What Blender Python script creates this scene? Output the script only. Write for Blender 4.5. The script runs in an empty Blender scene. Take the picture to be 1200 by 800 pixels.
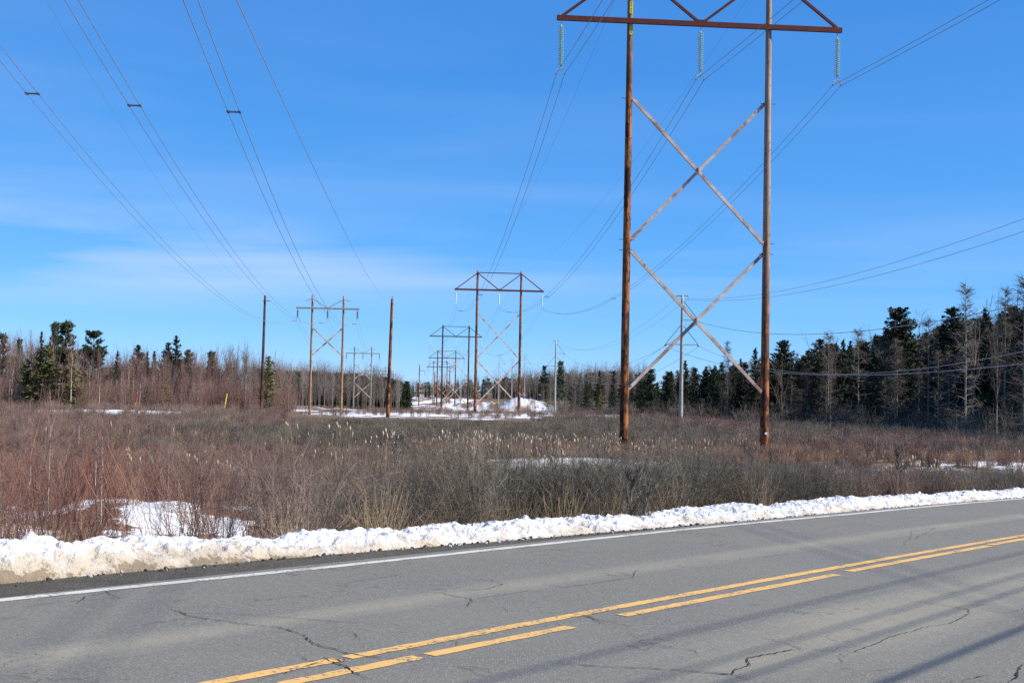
import bpy, math, numpy as np
from mathutils import Vector
rng = np.random.default_rng(7)
S = bpy.context.scene
C = S.collection
PI = math.pi

# ------------------------------------------------------------------ camera
FOC, EYE = 1500.0, 1.7                     # focal length for a 1200 px wide frame, eye height over the road
PITCH, ROLL = math.atan(62/1500), math.radians(1.1)
FW = np.array([0, math.cos(PITCH), math.sin(PITCH)]); ZP = np.array([0, -math.sin(PITCH), math.cos(PITCH)])
XX = np.array([1., 0, 0])
RT = math.cos(ROLL)*XX + math.sin(ROLL)*ZP; UP = -math.sin(ROLL)*XX + math.cos(ROLL)*ZP
def at(px, py, Y):
    "world point seen at photo pixel (px,py) at the real distance Y in front of the camera"
    d = FW + RT*((px-600)/FOC) - UP*((py-400)/FOC)
    return d*(Y/d[1]) + np.array([0, 0, EYE])
def proj(P):
    P = np.asarray(P, float) - [0, 0, EYE]; d = P@FW
    return np.stack([600+FOC*(P@RT)/d, 400-FOC*(P@UP)/d], -1)
cam = bpy.data.cameras.new('camera'); co = bpy.data.objects.new('camera', cam); C.objects.link(co)
cam.sensor_width = 36; cam.lens = 36*FOC/1200; cam.clip_start = .1; cam.clip_end = 20000
from mathutils import Matrix
M = Matrix(((RT[0], UP[0], -FW[0]), (RT[1], UP[1], -FW[1]), (RT[2], UP[2], -FW[2]))).to_4x4()
M.translation = (0, 0, EYE); co.matrix_world = M
S.camera = co

# ------------------------------------------------------------------ noise
def _h(ix, iy, seed):
    n = (ix.astype(np.int64)*374761393 + iy.astype(np.int64)*668265263 + seed*974634777) & 0x7fffffff
    n = ((n ^ (n >> 13))*1274126177) & 0x7fffffff
    return ((n ^ (n >> 16)) & 0xffff)/65535.
def vn(x, y, seed=0):
    x = np.asarray(x, float); y = np.asarray(y, float)
    ix = np.floor(x); iy = np.floor(y); fx = x-ix; fy = y-iy
    fx = fx*fx*(3-2*fx); fy = fy*fy*(3-2*fy)
    a, b = _h(ix, iy, seed), _h(ix+1, iy, seed); c, d = _h(ix, iy+1, seed), _h(ix+1, iy+1, seed)
    return (a*(1-fx)+b*fx)*(1-fy) + (c*(1-fx)+d*fx)*fy
def fbm(x, y, o=4, seed=0):
    s = 0; a = .5; t = 0
    for i in range(o):
        s = s + a*vn(x*2**i, y*2**i, seed+i*17); t += a; a *= .5
    return s/t
def sst(a, b, x):
    t = np.clip((np.asarray(x, float)-a)/(b-a), 0, 1); return t*t*(3-2*t)

# ------------------------------------------------------------------ terrain
TH = math.radians(38.76)
RU = np.array([math.sin(TH), math.cos(TH)]); RN = np.array([-RU[1], RU[0]])
def zroad(s):
    s = np.asarray(s, float); c = np.clip(s, -5, 45)
    return -.0078*c - .000311*c*c - np.maximum(s-45, 0)*.0358
def sl(x, y): return x*RU[0]+y*RU[1], x*RN[0]+y*RN[1]
def xy(s, l): return s*RU[0]+l*RN[0], s*RU[1]+l*RN[1]
def G(x, y):
    x = np.asarray(x, float); y = np.asarray(y, float)
    s, l = sl(x, y)
    m = np.interp(y, [0, 80, 150, 230, 373, 541, 735, 800, 1000, 1500, 8000], [-1.3, -1.4, -1.6, -1.95, -4., -4.8, -5.0, -2.2, -2.0, -1.5, 0])
    m = m + .25*(fbm(x/3.1, y/3.1, 4, 3)-.5) + .5*sst(90, 200, y)*(fbm(x/14, y/10, 4, 9)-.5)
    m = m + sst(225, 320, y)*1.6*(fbm(x/11, y/19, 5, 21)-.5)
    # ploughed-up mound with a long low shoulder to its left
    dx = x-5.5; dy = y-430; rough = fbm(x/2.2, y/3., 5, 5)
    m = m + 4.0*np.exp(-np.where(dx > 0, (dx/11.)**2, (dx/7.5)**2) - (dy/13)**2)*(.78+.36*rough+.12*fbm(x/.8, y/1.4, 3, 55))
    m = m + 2.9*np.exp(-((x+8)/17.)**2 - ((y-445)/16)**2)*(.45+1.1*rough)
    m = m + .55*np.exp(-((x+46)/15)**2-((y-152)/14)**2)
    m = m + .4*np.exp(-((x-3.5)/6)**2-((y-55)/4)**2) + .35*np.exp(-((x-25)/11)**2-((y-60)/5)**2)
    m = m + .48*sst(-1., -6, x)*np.exp(-((y-25)/7.5)**2)*(.1+1.7*fbm(x/1.7, y/2., 4, 58))
    m = m + 1.3*np.exp(-((x+46)/14)**2-((y-255)/9)**2)*(.4+1.2*fbm(x/3, y/5, 4, 8))
    zr = zroad(s) - .08
    k = sst(11.4, 17.5, l)
    near = zr*(1-k) + m*k
    kb = sst(-1, -7, l)
    return np.where(l < 5, zr*(1-kb)+(-.9)*kb, near)

# ------------------------------------------------------------------ object helpers
def link(o, parent=None):
    C.objects.link(o)
    if parent is not None: o.parent = parent
    return o
def tag(o, label=None, cat=None, group=None, kind=None):
    if label: o['label'] = label
    if cat: o['category'] = cat
    if group: o['group'] = group
    if kind: o['kind'] = kind
    return o
def empty(name, loc, rz=0):
    o = bpy.data.objects.new(name, None); o.empty_display_size = .3
    o.location = [float(v) for v in loc]; o.rotation_euler = (0, 0, rz); return link(o)
class MB:
    def __init__(s): s.v = []; s.f3 = []; s.f4 = []; s.n = 0; s.big = []
    def add(s, V, Q=None, T=None):
        V = np.asarray(V, np.float64).reshape(-1, 3)
        if Q is not None and len(Q): s.f4.append(np.asarray(Q, np.int64).reshape(-1, 4)+s.n)
        if T is not None and len(T): s.f3.append(np.asarray(T, np.int64).reshape(-1, 3)+s.n)
        s.v.append(V); s.n += len(V); return s
    def tubes(s, P, R, k=3, cap=False):
        "P (M,n,3) centre lines, R (M,n) radii"
        P = np.asarray(P, float); R = np.asarray(R, float)
        if P.ndim == 2: P = P[None]; R = R[None]
        m, n, _ = P.shape
        T = np.empty_like(P); T[:, 1:-1] = P[:, 2:]-P[:, :-2]; T[:, 0] = P[:, 1]-P[:, 0]; T[:, -1] = P[:, -1]-P[:, -2]
        T /= np.linalg.norm(T, axis=2, keepdims=True)+1e-12
        D = P[:, -1]-P[:, 0]; D /= np.linalg.norm(D, axis=1, keepdims=True)+1e-12
        ref = np.where(np.abs(D[:, 2:3]) > .9, np.array([[1., 0, 0]]), np.array([[0, 0, 1.]]))[:, None, :]
        A = np.cross(T, ref); A /= np.linalg.norm(A, axis=2, keepdims=True)+1e-12
        B = np.cross(T, A)
        an = np.arange(k)*2*PI/k
        ring = P[:, :, None, :] + R[:, :, None, None]*(np.cos(an)[None, None, :, None]*A[:, :, None, :] + np.sin(an)[None, None, :, None]*B[:, :, None, :])
        idx = np.arange(m*n*k).reshape(m, n, k)
        a = idx[:, :-1]; b = idx[:, 1:]
        Q = np.stack([a, np.roll(a, -1, 2), np.roll(b, -1, 2), b], -1).reshape(-1, 4)
        V = ring.reshape(-1, 3); Tt = None
        if cap:
            V = np.concatenate([V, P[:, 0], P[:, -1]]); c0 = m*n*k + np.arange(m); c1 = c0 + m
            e0 = idx[:, 0]; e1 = idx[:, -1]
            Tt = np.concatenate([np.stack([np.roll(e0, -1, 1), e0, np.broadcast_to(c0[:, None], e0.shape)], -1).reshape(-1, 3),
                                 np.stack([e1, np.roll(e1, -1, 1), np.broadcast_to(c1[:, None], e1.shape)], -1).reshape(-1, 3)])
        return s.add(V, Q, Tt)
    def bar(s, a, b, w, h=None, up=(0, 0, 1)):
        "rectangular bar from a to b, w across, h along up"
        h = h or w; a = np.array(a, float); b = np.array(b, float); d = b-a; d /= np.linalg.norm(d)
        x = np.cross(d, np.array(up, float))
        if np.linalg.norm(x) < 1e-3: x = np.cross(d, [1., 0, 0])
        x /= np.linalg.norm(x); y = np.cross(x, d)
        V = [p+x*i*w/2+y*j*h/2 for p in (a, b) for i, j in ((-1, -1), (1, -1), (1, 1), (-1, 1))]
        return s.add(V, [(0, 3, 2, 1), (4, 5, 6, 7), (0, 1, 5, 4), (1, 2, 6, 5), (2, 3, 7, 6), (3, 0, 4, 7)])
    def mesh(s, name, mat, smooth=False):
        me = bpy.data.meshes.new(name)
        V = np.concatenate(s.v); f4 = np.concatenate(s.f4) if s.f4 else np.zeros((0, 4), int); f3 = np.concatenate(s.f3) if s.f3 else np.zeros((0, 3), int)
        me.vertices.add(len(V)); me.vertices.foreach_set('co', V.ravel().astype(np.float32))
        li = np.concatenate([f4.ravel(), f3.ravel()]); me.loops.add(len(li)); me.loops.foreach_set('vertex_index', li.astype(np.int32))
        ls = np.concatenate([np.arange(len(f4))*4, len(f4)*4+np.arange(len(f3))*3]); me.polygons.add(len(ls))
        me.polygons.foreach_set('loop_start', ls.astype(np.int32))
        me.polygons.foreach_set('use_smooth', np.full(len(ls), smooth))
        me.update(calc_edges=True); me.validate(); me.materials.append(mat); return me
    def build(s, name, mat, parent=None, smooth=False):
        return link(bpy.data.objects.new(name, s.mesh(name, mat, smooth)), parent)
def norm(v): return v/(np.linalg.norm(v, axis=-1, keepdims=True)+1e-12)

# ------------------------------------------------------------------ materials
class NT:
    def __init__(s, name):
        s.m = bpy.data.materials.new(name); s.m.use_nodes = True; s.t = s.m.node_tree; s.p = s.t.nodes['Principled BSDF']
        s.p.inputs['Specular IOR Level'].default_value = .25
    def n(s, typ, **kw):
        nd = s.t.nodes.new(typ)
        for k, v in kw.items():
            if k in nd.inputs: nd.inputs[k].default_value = v
            else: setattr(nd, k, v)
        return nd
    def l(s, a, b): s.t.links.new(a, b)
    def coord(s, scale=(1, 1, 1), kind='Object'):
        tc = s.n('ShaderNodeTexCoord'); mp = s.n('ShaderNodeMapping'); mp.inputs['Scale'].default_value = scale
        s.l(tc.outputs[kind], mp.inputs['Vector']); return mp.outputs[0]
    def noise(s, vec, scale, detail=4, rough=.55, dist=0):
        nd = s.n('ShaderNodeTexNoise'); nd.inputs['Scale'].default_value = scale; nd.inputs['Detail'].default_value = detail
        nd.inputs['Roughness'].default_value = rough; nd.inputs['Distortion'].default_value = dist
        if vec is not None: s.l(vec, nd.inputs['Vector'])
        return nd.outputs['Fac']
    def ramp(s, fac, stops):
        nd = s.n('ShaderNodeValToRGB'); e = nd.color_ramp.elements
        while len(e) < len(stops): e.new(.5)
        for i, (p, c) in enumerate(stops):
            e[i].position = p; e[i].color = (*(c if hasattr(c, '__len__') else (c, c, c)), 1)
        s.l(fac, nd.inputs[0]); return nd.outputs[0]
    def mix(s, fac, a, b, mode='MIX'):
        nd = s.n('ShaderNodeMix', data_type='RGBA', blend_type=mode)
        for v, i in ((fac, 0), (a, 6), (b, 7)):
            if isinstance(v, bpy.types.NodeSocket): s.l(v, nd.inputs[i])
            elif i == 0: nd.inputs[0].default_value = v
            else: nd.inputs[i].default_value = (*v, 1)
        return nd.outputs[2]
    def math(s, op, a, b=0., c=0.):
        nd = s.n('ShaderNodeMath', operation=op)
        for i, v in enumerate((a, b, c)):
            if isinstance(v, bpy.types.NodeSocket): s.l(v, nd.inputs[i])
            else: nd.inputs[i].default_value = v
        return nd.outputs[0]
    def attr(s, name):
        return s.n('ShaderNodeAttribute', attribute_name=name).outputs['Fac']
    def rnd(s): return s.n('ShaderNodeObjectInfo').outputs['Random']
    def out(s, col, rough=.9, bump=None, bs=.3, bd=.02):
        if isinstance(col, bpy.types.NodeSocket): s.l(col, s.p.inputs['Base Color'])
        else: s.p.inputs['Base Color'].default_value = (*col, 1)
        if isinstance(rough, bpy.types.NodeSocket): s.l(rough, s.p.inputs['Roughness'])
        else: s.p.inputs['Roughness'].default_value = rough
        if bump is not None:
            b = s.n('ShaderNodeBump'); b.inputs['Strength'].default_value = bs; b.inputs['Distance'].default_value = bd
            s.l(bump, b.inputs['Height']); s.l(b.outputs[0], s.p.inputs['Normal'])
        return s.m

def twig_mat(name, cols, scale=.25):
    t = NT(name); g = t.coord(kind='Object')
    geo = t.n('ShaderNodeNewGeometry')
    nz = t.noise(geo.outputs['Position'], scale, 3)
    f = t.math('ADD', t.math('MULTIPLY', t.rnd(), .55), t.math('MULTIPLY', nz, .75)); f = t.math('SUBTRACT', f, .15)
    fine = t.noise(g, 9., 2)
    f = t.math('ADD', f, t.math('MULTIPLY', t.math('SUBTRACT', fine, .5), .7))
    return t.out(t.ramp(f, cols), .85)
def wood_mat(name, dark, mid, light, grey_h=None, blot=1.):
    t = NT(name)
    st = t.noise(t.coord((14, 14, .35)), 1.6, 5, .6, .2)
    bl = t.noise(t.coord((2.2, 2.2, .9)), 1.1, 5, .6)
    col = t.ramp(st, [(.32, dark), (.5, mid), (.68, light)])
    col = t.mix(t.ramp(bl, [(.44, 0.), (.56, .85*blot)]), col, dark)
    spots = t.noise(t.coord((5, 5, 1.3)), 2.2, 4, .65)
    col = t.mix(t.ramp(spots, [(.56, 0.), (.64, .85)]), col, tuple(c*.3 for c in dark))
    if grey_h:                                   # weathered bleached wood high up the pole
        tc = t.n('ShaderNodeTexCoord'); sp = t.n('ShaderNodeSeparateXYZ'); t.l(tc.outputs['Object'], sp.inputs[0])
        h = t.math('ADD', sp.outputs[2], t.math('MULTIPLY', t.math('SUBTRACT', bl, .5), 14.))
        k = t.n('ShaderNodeMapRange'); k.inputs[1].default_value = grey_h-4; k.inputs[2].default_value = grey_h+5; t.l(h, k.inputs[0])
        g = t.ramp(st, [(.3, (.17, .11, .07)), (.5, (.36, .27, .20)), (.7, (.50, .42, .34))])
        g = t.mix(t.ramp(spots, [(.58, 0.), (.66, .8)]), g, (.12, .05, .03))
        col = t.mix(t.math('MULTIPLY', k.outputs[0], .85), col, g)
    return t.out(col, .8, st, .4, .01)
MT = {}
MT['pole_red'] = wood_mat('pole_redbrown', (.045, .017, .010), (.31, .105, .032), (.50, .205, .075), 24, 1.25)
MT['pole_mix'] = wood_mat('pole_weathered', (.06, .024, .014), (.34, .115, .038), (.50, .24, .12), 10, 1.15)
MT['pole_dark'] = wood_mat('pole_dark', (.025, .014, .01), (.10, .05, .032), (.2, .11, .07))
MT['pole_tan'] = wood_mat('pole_tan', (.15, .08, .04), (.36, .21, .11), (.47, .31, .19), None, .4)
MT['pole_grey'] = wood_mat('pole_grey', (.14, .125, .11), (.30, .275, .24), (.42, .39, .35), None, .4)
MT['brace_old'] = wood_mat('brace_wood', (.20, .10, .06), (.50, .37, .29), (.68, .58, .51), None, .3)
t = NT('brace_timber'); v = t.coord((1, 1, 1)); a = t.noise(v, 1.3, 5, .6); b = t.noise(v, .8, 4, .6)
c = t.ramp(a, [(.35, (.40, .27, .19)), (.5, (.54, .42, .34)), (.65, (.66, .58, .52))]); MT['brace'] = t.out(t.mix(t.ramp(b, [(.54, 0.), (.62, .7)]), c, (.22, .09, .045)), .8)
def plain(name, col, rough=.6, metal=0, var=.25, sc=3.):
    t = NT(name); nz = t.noise(t.coord(), sc, 5, .6)
    c = t.ramp(nz, [(.3, tuple(v*(1-var) for v in col)), (.7, tuple(min(v*(1+var), 1) for v in col))])
    t.p.inputs['Metallic'].default_value = metal; return t.out(c, rough)
MT['steel_red'] = plain('rusted_steel', (.095, .022, .016), .75)
MT['steel_grey'] = plain('galvanised_steel', (.36, .38, .38), .5, .4)
MT['steel_dark'] = plain('dark_steel', (.09, .09, .095), .6, .3)
MT['wire'] = plain('aluminium_wire', (.30, .31, .33), .6, .1)
MT['wire_thin'] = plain('shield_wire', (.24, .26, .3), .6, .2)
MT['cable'] = plain('black_cable', (.03, .03, .03), .7)
MT['concrete_pole'] = plain('pale_pole', (.33, .33, .30), .7)
t = NT('insulator_glass'); MT['glass'] = t.out((.55, .84, .75), .12); t.p.inputs['Specular IOR Level'].default_value = .7; t.p.inputs['Transmission Weight'].default_value = .1
MT['porcelain'] = plain('grey_insulator', (.16, .17, .18), .4)
MT['yellow'] = plain('yellow_plate', (.75, .62, .05), .6, 0, .1)
MT['yellow_guard'] = plain('yellow_guard', (.78, .55, .06), .6, 0, .1)
MT['red_tape'] = plain('red_tape', (.6, .05, .02), .6, 0, .1)
MT['ink'] = plain('black_ink', (.03, .03, .02), .7)
MT['white'] = plain('white_tag', (.75, .77, .8), .6, 0, .05)

# snow
def snow_nodes(t, vec):
    a = t.noise(vec, .6, 5, .6); b = t.noise(vec, 9, 4, .6)
    col = t.ramp(a, [(.3, (.56, .57, .59)), (.6, (.66, .67, .68))])
    return col, b
# ground
t = NT('ground'); v = t.coord()
sc, sb = snow_nodes(t, v)
n1 = t.noise(v, .35, 6, .65); n2 = t.noise(v, 6, 5, .65); n3 = t.noise(v, 30, 4, .7)
grass = t.ramp(n2, [(.3, (.045, .032, .022)), (.5, (.13, .092, .06)), (.68, (.25, .19, .125))])
grass = t.mix(t.ramp(n1, [(.4, 0.), (.62, .7)]), grass, (.15, .075, .045))
at_ = t.attr('snow')
k = t.math('ADD', at_, t.math('MULTIPLY', t.math('SUBTRACT', n2, .5), .75)); k = t.math('ADD', k, t.math('MULTIPLY', t.math('SUBTRACT', n3, .5), .5))
k = t.ramp(k, [(.47, 0.), (.54, 1.)])
MT['ground'] = t.out(t.mix(k, grass, sc), .9, t.math('ADD', n2, t.math('MULTIPLY', n3, .4)), .6, .06)
# snow bank: clean crown, sand-stained foot (road dirt lies where the plough threw it)
t = NT('snow_bank'); v = t.coord()
sc, sb = snow_nodes(t, v); dirt = t.attr('dirt')
n2 = t.noise(v, 4.5, 6, .65); n3 = t.noise(v, 22, 4, .7); n4 = t.noise(v, 1.1, 3, .6)
d = t.math('ADD', dirt, t.math('MULTIPLY', t.math('SUBTRACT', n2, .5), 1.3)); d = t.math('ADD', d, t.math('MULTIPLY', t.math('SUBTRACT', n3, .5), .7)); d = t.math('ADD', d, t.math('MULTIPLY', t.math('SUBTRACT', n4, .5), .8))
c = t.mix(t.ramp(d, [(.25, 0.), (.62, .65), (1., 1.)]), sc, (.42, .34, .24))
c = t.mix(t.ramp(t.noise(v, 60, 3, .7), [(.58, 0.), (.66, .55)]), c, (.25, .21, .16))
c = t.mix(t.ramp(d, [(.93, 0.), (1., .7)]), c, (.16, .12, .085))
MT['bank'] = t.out(c, .85, t.math('ADD', n3, n2), .7, .05)
t.p.inputs['Subsurface Weight'].default_value = 0.0
# asphalt
t = NT('asphalt'); v = t.coord()
tc = t.n('ShaderNodeTexCoord'); mp = t.n('ShaderNodeMapping'); t.l(tc.outputs['Object'], mp.inputs[0]); mp.inputs['Rotation'].default_value = (0, 0, -(PI/2-TH))
rv = mp.outputs[0]                                     # along / across the road
def stretched(sx, sy):
    m_ = t.n('ShaderNodeMapping'); m_.inputs['Scale'].default_value = (sx, sy, 1); t.l(mp.outputs[0], m_.inputs[0]); return m_.outputs[0]
grain = t.noise(v, 95, 3, .8); grit = t.noise(v, 38, 4, .75); pat = t.noise(v, .55, 5, .6)
band = t.attr('wheel')
w = t.math('ADD', band, t.math('MULTIPLY', t.math('SUBTRACT', t.noise(stretched(.08, 1.6), 1.5, 4), .5), .9))
base = t.mix(t.ramp(w, [(.35, 0.), (.75, 1.)]), (.166, .160, .134), (.245, .226, .175))
base = t.mix(t.ramp(pat, [(.35, .0), (.7, .35)]), base, (.098, .098, .098))
base = t.mix(t.ramp(grit, [(.42, 0.), (.52, .0), (.75, .75)]), base, (.045, .046, .05))
vo = t.n('ShaderNodeTexVoronoi'); vo.inputs['Scale'].default_value = 60; t.l(v, vo.inputs['Vector'])
sp_ = t.math('MULTIPLY', t.math('LESS_THAN', vo.outputs['Distance'], .30), t.math('GREATER_THAN', t.n('ShaderNodeSeparateColor').outputs[0], -1))
sepc = t.n('ShaderNodeSeparateColor'); t.l(vo.outputs['Color'], sepc.inputs[0])
st1 = t.math('MULTIPLY', t.math('LESS_THAN', vo.outputs['Distance'], .36), t.math('GREATER_THAN', sepc.outputs[0], .62))
base = t.mix(t.math('MULTIPLY', st1, t.math('ADD', .25, t.math('MULTIPLY', pat, .6))), base, (.36, .35, .33))
# hairline cracks
dv = t.n('ShaderNodeVectorMath', operation='ADD'); nn = t.n('ShaderNodeTexNoise'); nn.inputs['Scale'].default_value = 1.6; nn.inputs['Detail'].default_value = 5; t.l(rv, nn.inputs[0])
sc_ = t.n('ShaderNodeVectorMath', operation='SCALE'); sc_.inputs['Scale'].default_value = 1.1; t.l(nn.outputs['Color'], sc_.inputs[0]); t.l(stretched(.45, .8), dv.inputs[0]); t.l(sc_.outputs[0], dv.inputs[1])
vc = t.n('ShaderNodeTexVoronoi', feature='DISTANCE_TO_EDGE'); vc.inputs['Scale'].default_value = .75; t.l(dv.outputs[0], vc.inputs['Vector'])
ck = t.math('MULTIPLY', t.math('LESS_THAN', vc.outputs['Distance'], .006), t.ramp(t.noise(v, .9, 3), [(.5, 0.), (.56, 1.)]))
base = t.mix(t.math('MULTIPLY', ck, .4), base, (.03, .03, .032))
MT['asphalt'] = t.out(base, .82, t.math('ADD', grain, t.math('MULTIPLY', ck, -3.)), .35, .006)
t = NT('crack_fill'); MT['crack'] = t.out((.022, .022, .024), .9)
t = NT('shoulder'); v = t.coord()
a = t.noise(v, 40, 5, .75); b = t.noise(v, 2.5, 4)
c = t.ramp(a, [(.35, (.035, .032, .026)), (.52, (.085, .077, .062)), (.66, (.17, .155, .125)), (.75, (.36, .34, .29))])
c = t.mix(t.ramp(b, [(.4, 0.), (.65, .5)]), c, (.05, .045, .036))
MT['shoulder'] = t.out(c, .9, a, .8, .02)
def paint(name, col, wear):
    t = NT(name); v = t.coord(); a = t.noise(v, 26, 5, .7); b = t.noise(v, 2.2, 4, .6)
    f = t.math('ADD', a, t.math('MULTIPLY', b, .5))
    c = t.ramp(t.noise(v, 7, 4), [(.3, tuple(x*.86 for x in col)), (.7, col)])
    k = t.ramp(f, [(wear, 0.), (wear+.07, 1.)])
    return t.out(t.mix(k, c, (.12, .12, .12)), .6)
MT['yellow_paint'] = paint('yellow_paint', (.68, .41, .125), .81)
MT['white_paint'] = paint('white_paint', (.58, .56, .49), .81)

# vegetation
MT['alder'] = twig_mat('alder_twigs', [(.1, (.075, .063, .047)), (.5, (.150, .128, .098)), (.9, (.26, .225, .175))])
MT['alder_red'] = twig_mat('brown_twigs', [(.1, (.10, .062, .050)), (.5, (.20, .132, .106)), (.9, (.31, .225, .18))])
MT['dogwood'] = twig_mat('dogwood_stems', [(.1, (.10, .035, .026)), (.5, (.20, .080, .058)), (.9, (.30, .17, .115))])
MT['reed'] = twig_mat('dry_reed', [(.1, (.16, .115, .07)), (.5, (.27, .205, .13)), (.9, (.42, .33, .22))])
MT['red_grass'] = twig_mat('rusty_grass', [(.1, (.13, .070, .045)), (.5, (.23, .135, .090)), (.9, (.34, .24, .16))])
MT['fluff'] = twig_mat('cattail_fluff', [(.1, (.33, .225, .145)), (.5, (.47, .35, .245)), (.9, (.60, .48, .36))])
def leaf_mat(name, a, b, c):
    t = NT(name); g = t.coord(); nz = t.noise(g, 1.2, 4, .6); f = t.math('ADD', nz, t.math('MULTIPLY', t.math('SUBTRACT', t.rnd(), .5), .35))
    return t.out(t.ramp(f, [(.3, a), (.5, b), (.72, c)]), .75)
MT['spruce'] = leaf_mat('spruce_needles', (.017, .024, .012), (.034, .044, .020), (.058, .064, .028))
MT['pine'] = leaf_mat('pine_needles', (.028, .045, .022), (.055, .080, .036), (.09, .11, .05))
MT['cedar'] = leaf_mat('cedar_leaves', (.075, .085, .025), (.13, .14, .042), (.19, .18, .06))
MT['rusty'] = leaf_mat('rusty_needles', (.09, .062, .018), (.16, .11, .03), (.22, .16, .05))
def bark(name, a, b, sc=5):
    t = NT(name); nz = t.noise(t.coord((1, 1, .4)), sc, 5, .65); return t.out(t.ramp(nz, [(.35, a), (.65, b)]), .9, nz, .4, .02)
MT['bark'] = bark('conifer_bark', (.07, .055, .045), (.19, .155, .125))
MT['grey_bark'] = bark('grey_bark', (.12, .105, .09), (.30, .265, .225))
MT['grey_twig'] = twig_mat('grey_branches', [(.1, (.07, .060, .048)), (.5, (.125, .108, .088)), (.9, (.215, .19, .155))], .1)
MT['brown_twig'] = twig_mat('brown_branches', [(.1, (.11, .085, .070)), (.5, (.20, .155, .13)), (.9, (.29, .24, .20))], .1)
MT['purple_twig'] = twig_mat('birch_twigs', [(.1, (.125, .070, .058)), (.5, (.215, .128, .105)), (.9, (.31, .205, .175))], .08)
t = NT('birch_bark'); nz = t.noise(t.coord((1, 1, 6)), 3, 4, .6)
MT['birch'] = t.out(t.ramp(nz, [(.40, (.24, .20, .17)), (.5, (.52, .49, .44)), (.7, (.66, .63, .57))]), .8)

# ------------------------------------------------------------------ ground sheet
def warp(n, lo, hi, k):
    t = np.linspace(-1, 1, n); s = np.sinh(k*t)/np.sinh(k); return np.where(s < 0, -lo*s, hi*s)
gx = warp(640, -5000, 5000, 8.2); gx = np.sign(gx)*np.abs(gx)
ty = np.linspace(0, 1, 760); gy = -300 + 0*ty
gy = np.concatenate([np.linspace(-3000, -20, 30), 20 + warp(760, -40, 9000, 7.5)[30:]])
gy = np.unique(np.round(gy, 4))
Xg, Yg = np.meshgrid(gx, gy); Zg = G(Xg, Yg)
nx, ny = len(gx), len(gy); idx = np.arange(nx*ny).reshape(ny, nx)
Q = np.stack([idx[:-1, :-1], idx[:-1, 1:], idx[1:, 1:], idx[1:, :-1]], -1).reshape(-1, 4)
gm = MB().add(np.stack([Xg, Yg, Zg], -1).reshape(-1, 3), Q).build('ground', MT['ground'], None, True)
tag(gm, kind='structure')
def blob(x, y, cx, cy, rx, ry): return np.exp(-((x-cx)/rx)**2-((y-cy)/ry)**2)
def snowmap(x, y):
    s, l = sl(x, y)
    f = fbm(x/2.6, y/3.5, 4, 40)
    a = .12 + .35*(f-.5)
    a = a + (.40+2.2*(fbm(x/.8, y/1.3, 4, 44)-.5))*blob(x, y, -8.5, 21, 9.5, 11) + .3*blob(x, y, -3.5, 19, 4, 4)                 # behind the bank at the left
    a = a + (.55+1.2*(fbm(x/1.2, y/1.5, 4, 45)-.5))*blob(x, y, 3.5, 54, 6, 6)                                                      # beside the tall pole
    a = a + (.48+1.2*(fbm(x/1.5, y/1.5, 4, 46)-.5))*blob(x, y, 24, 59, 13, 8) + .4*blob(x, y, 30, 86, 14, 12)                      # right hand strip
    a = a + .75*blob(x, y, -45, 152, 15, 16)                                                    # left clearing
    far = sst(205, 235, y)*(1-sst(50, 70, np.abs(x+.1*(y-230)+18)))
    a = np.where(far > 0, a + far*(.40 + 1.15*(fbm(x/4.5, y/13., 5, 77)-.5)), a)
    pw = 600+1500*x/np.maximum(y, 1); wd = sst(335, 365, pw)*(1-sst(625, 660, pw))*sst(150, 180, y)*(1-sst(215, 240, y))
    a = a + wd*(.44+1.1*(fbm(x/3.5, y/9., 5, 79)-.5))
    a = a + .02*blob(x, y, 2, 425, 14, 14) - .1*sst(12, 20, x)*sst(350, 400, y)
    a = a + .5*sst(12.0, 11.0, l)*sst(10, 11, l)
    return a
sn = gm.data.attributes.new('snow', 'FLOAT', 'POINT'); sn.data.foreach_set('value', snowmap(Xg, Yg).ravel().astype(np.float32))

# ------------------------------------------------------------------ road
def strip(name, mat, s_arr, l_arr, dz, parent=None, lfun=None):
    Sg, Lg = np.meshgrid(s_arr, l_arr); L2 = Lg if lfun is None else lfun(Sg, Lg)
    x, y = xy(Sg, L2); z = zroad(Sg) + dz
    n1, n2 = len(s_arr), len(l_arr); I = np.arange(n1*n2).reshape(n2, n1)
    q = np.stack([I[:-1, :-1], I[:-1, 1:], I[1:, 1:], I[1:, :-1]], -1).reshape(-1, 4)
    return MB().add(np.stack([x, y, z], -1).reshape(-1, 3), q).build(name, mat, parent, True), Sg, Lg
sa = np.concatenate([np.arange(-60, 60, .35), np.arange(60, 300, 4.)])
la = np.linspace(1.6, 9.92, 60)
road, Sg, Lg = strip('road', MT['asphalt'], sa, la, 0); tag(road, kind='structure')
wv = np.exp(-((Lg-7.55)/.45)**2)*.75 + np.exp(-((Lg-9.2)/.35)**2)*.25 + np.exp(-((Lg-4.25)/.75)**2)*.9 - np.exp(-((Lg-8.5)/.5)**2)*.2
wv = wv*np.where(Lg < 5.3, sst(3, 11, Sg), 1)
road.data.attributes.new('wheel', 'FLOAT', 'POINT').data.foreach_set('value', wv.ravel().astype(np.float32))
def wob(Sg, Lg): return Lg + (Lg > 10)*.14*(fbm(Sg/.7, Sg*0, 4, 31)-.5)
sh, _, _ = strip('road_shoulder', MT['shoulder'], np.arange(-60, 120, .1), np.array([9.86, 10.3, 11.3]), -.02, None, wob); tag(sh, kind='structure')
l_white = lambda s: np.interp(s, [5.6, 9.3, 12.1, 16, 21.8, 28, 31.8], [9.79, 9.66, 9.66, 9.68, 9.60, 9.68, 9.69])
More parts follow.
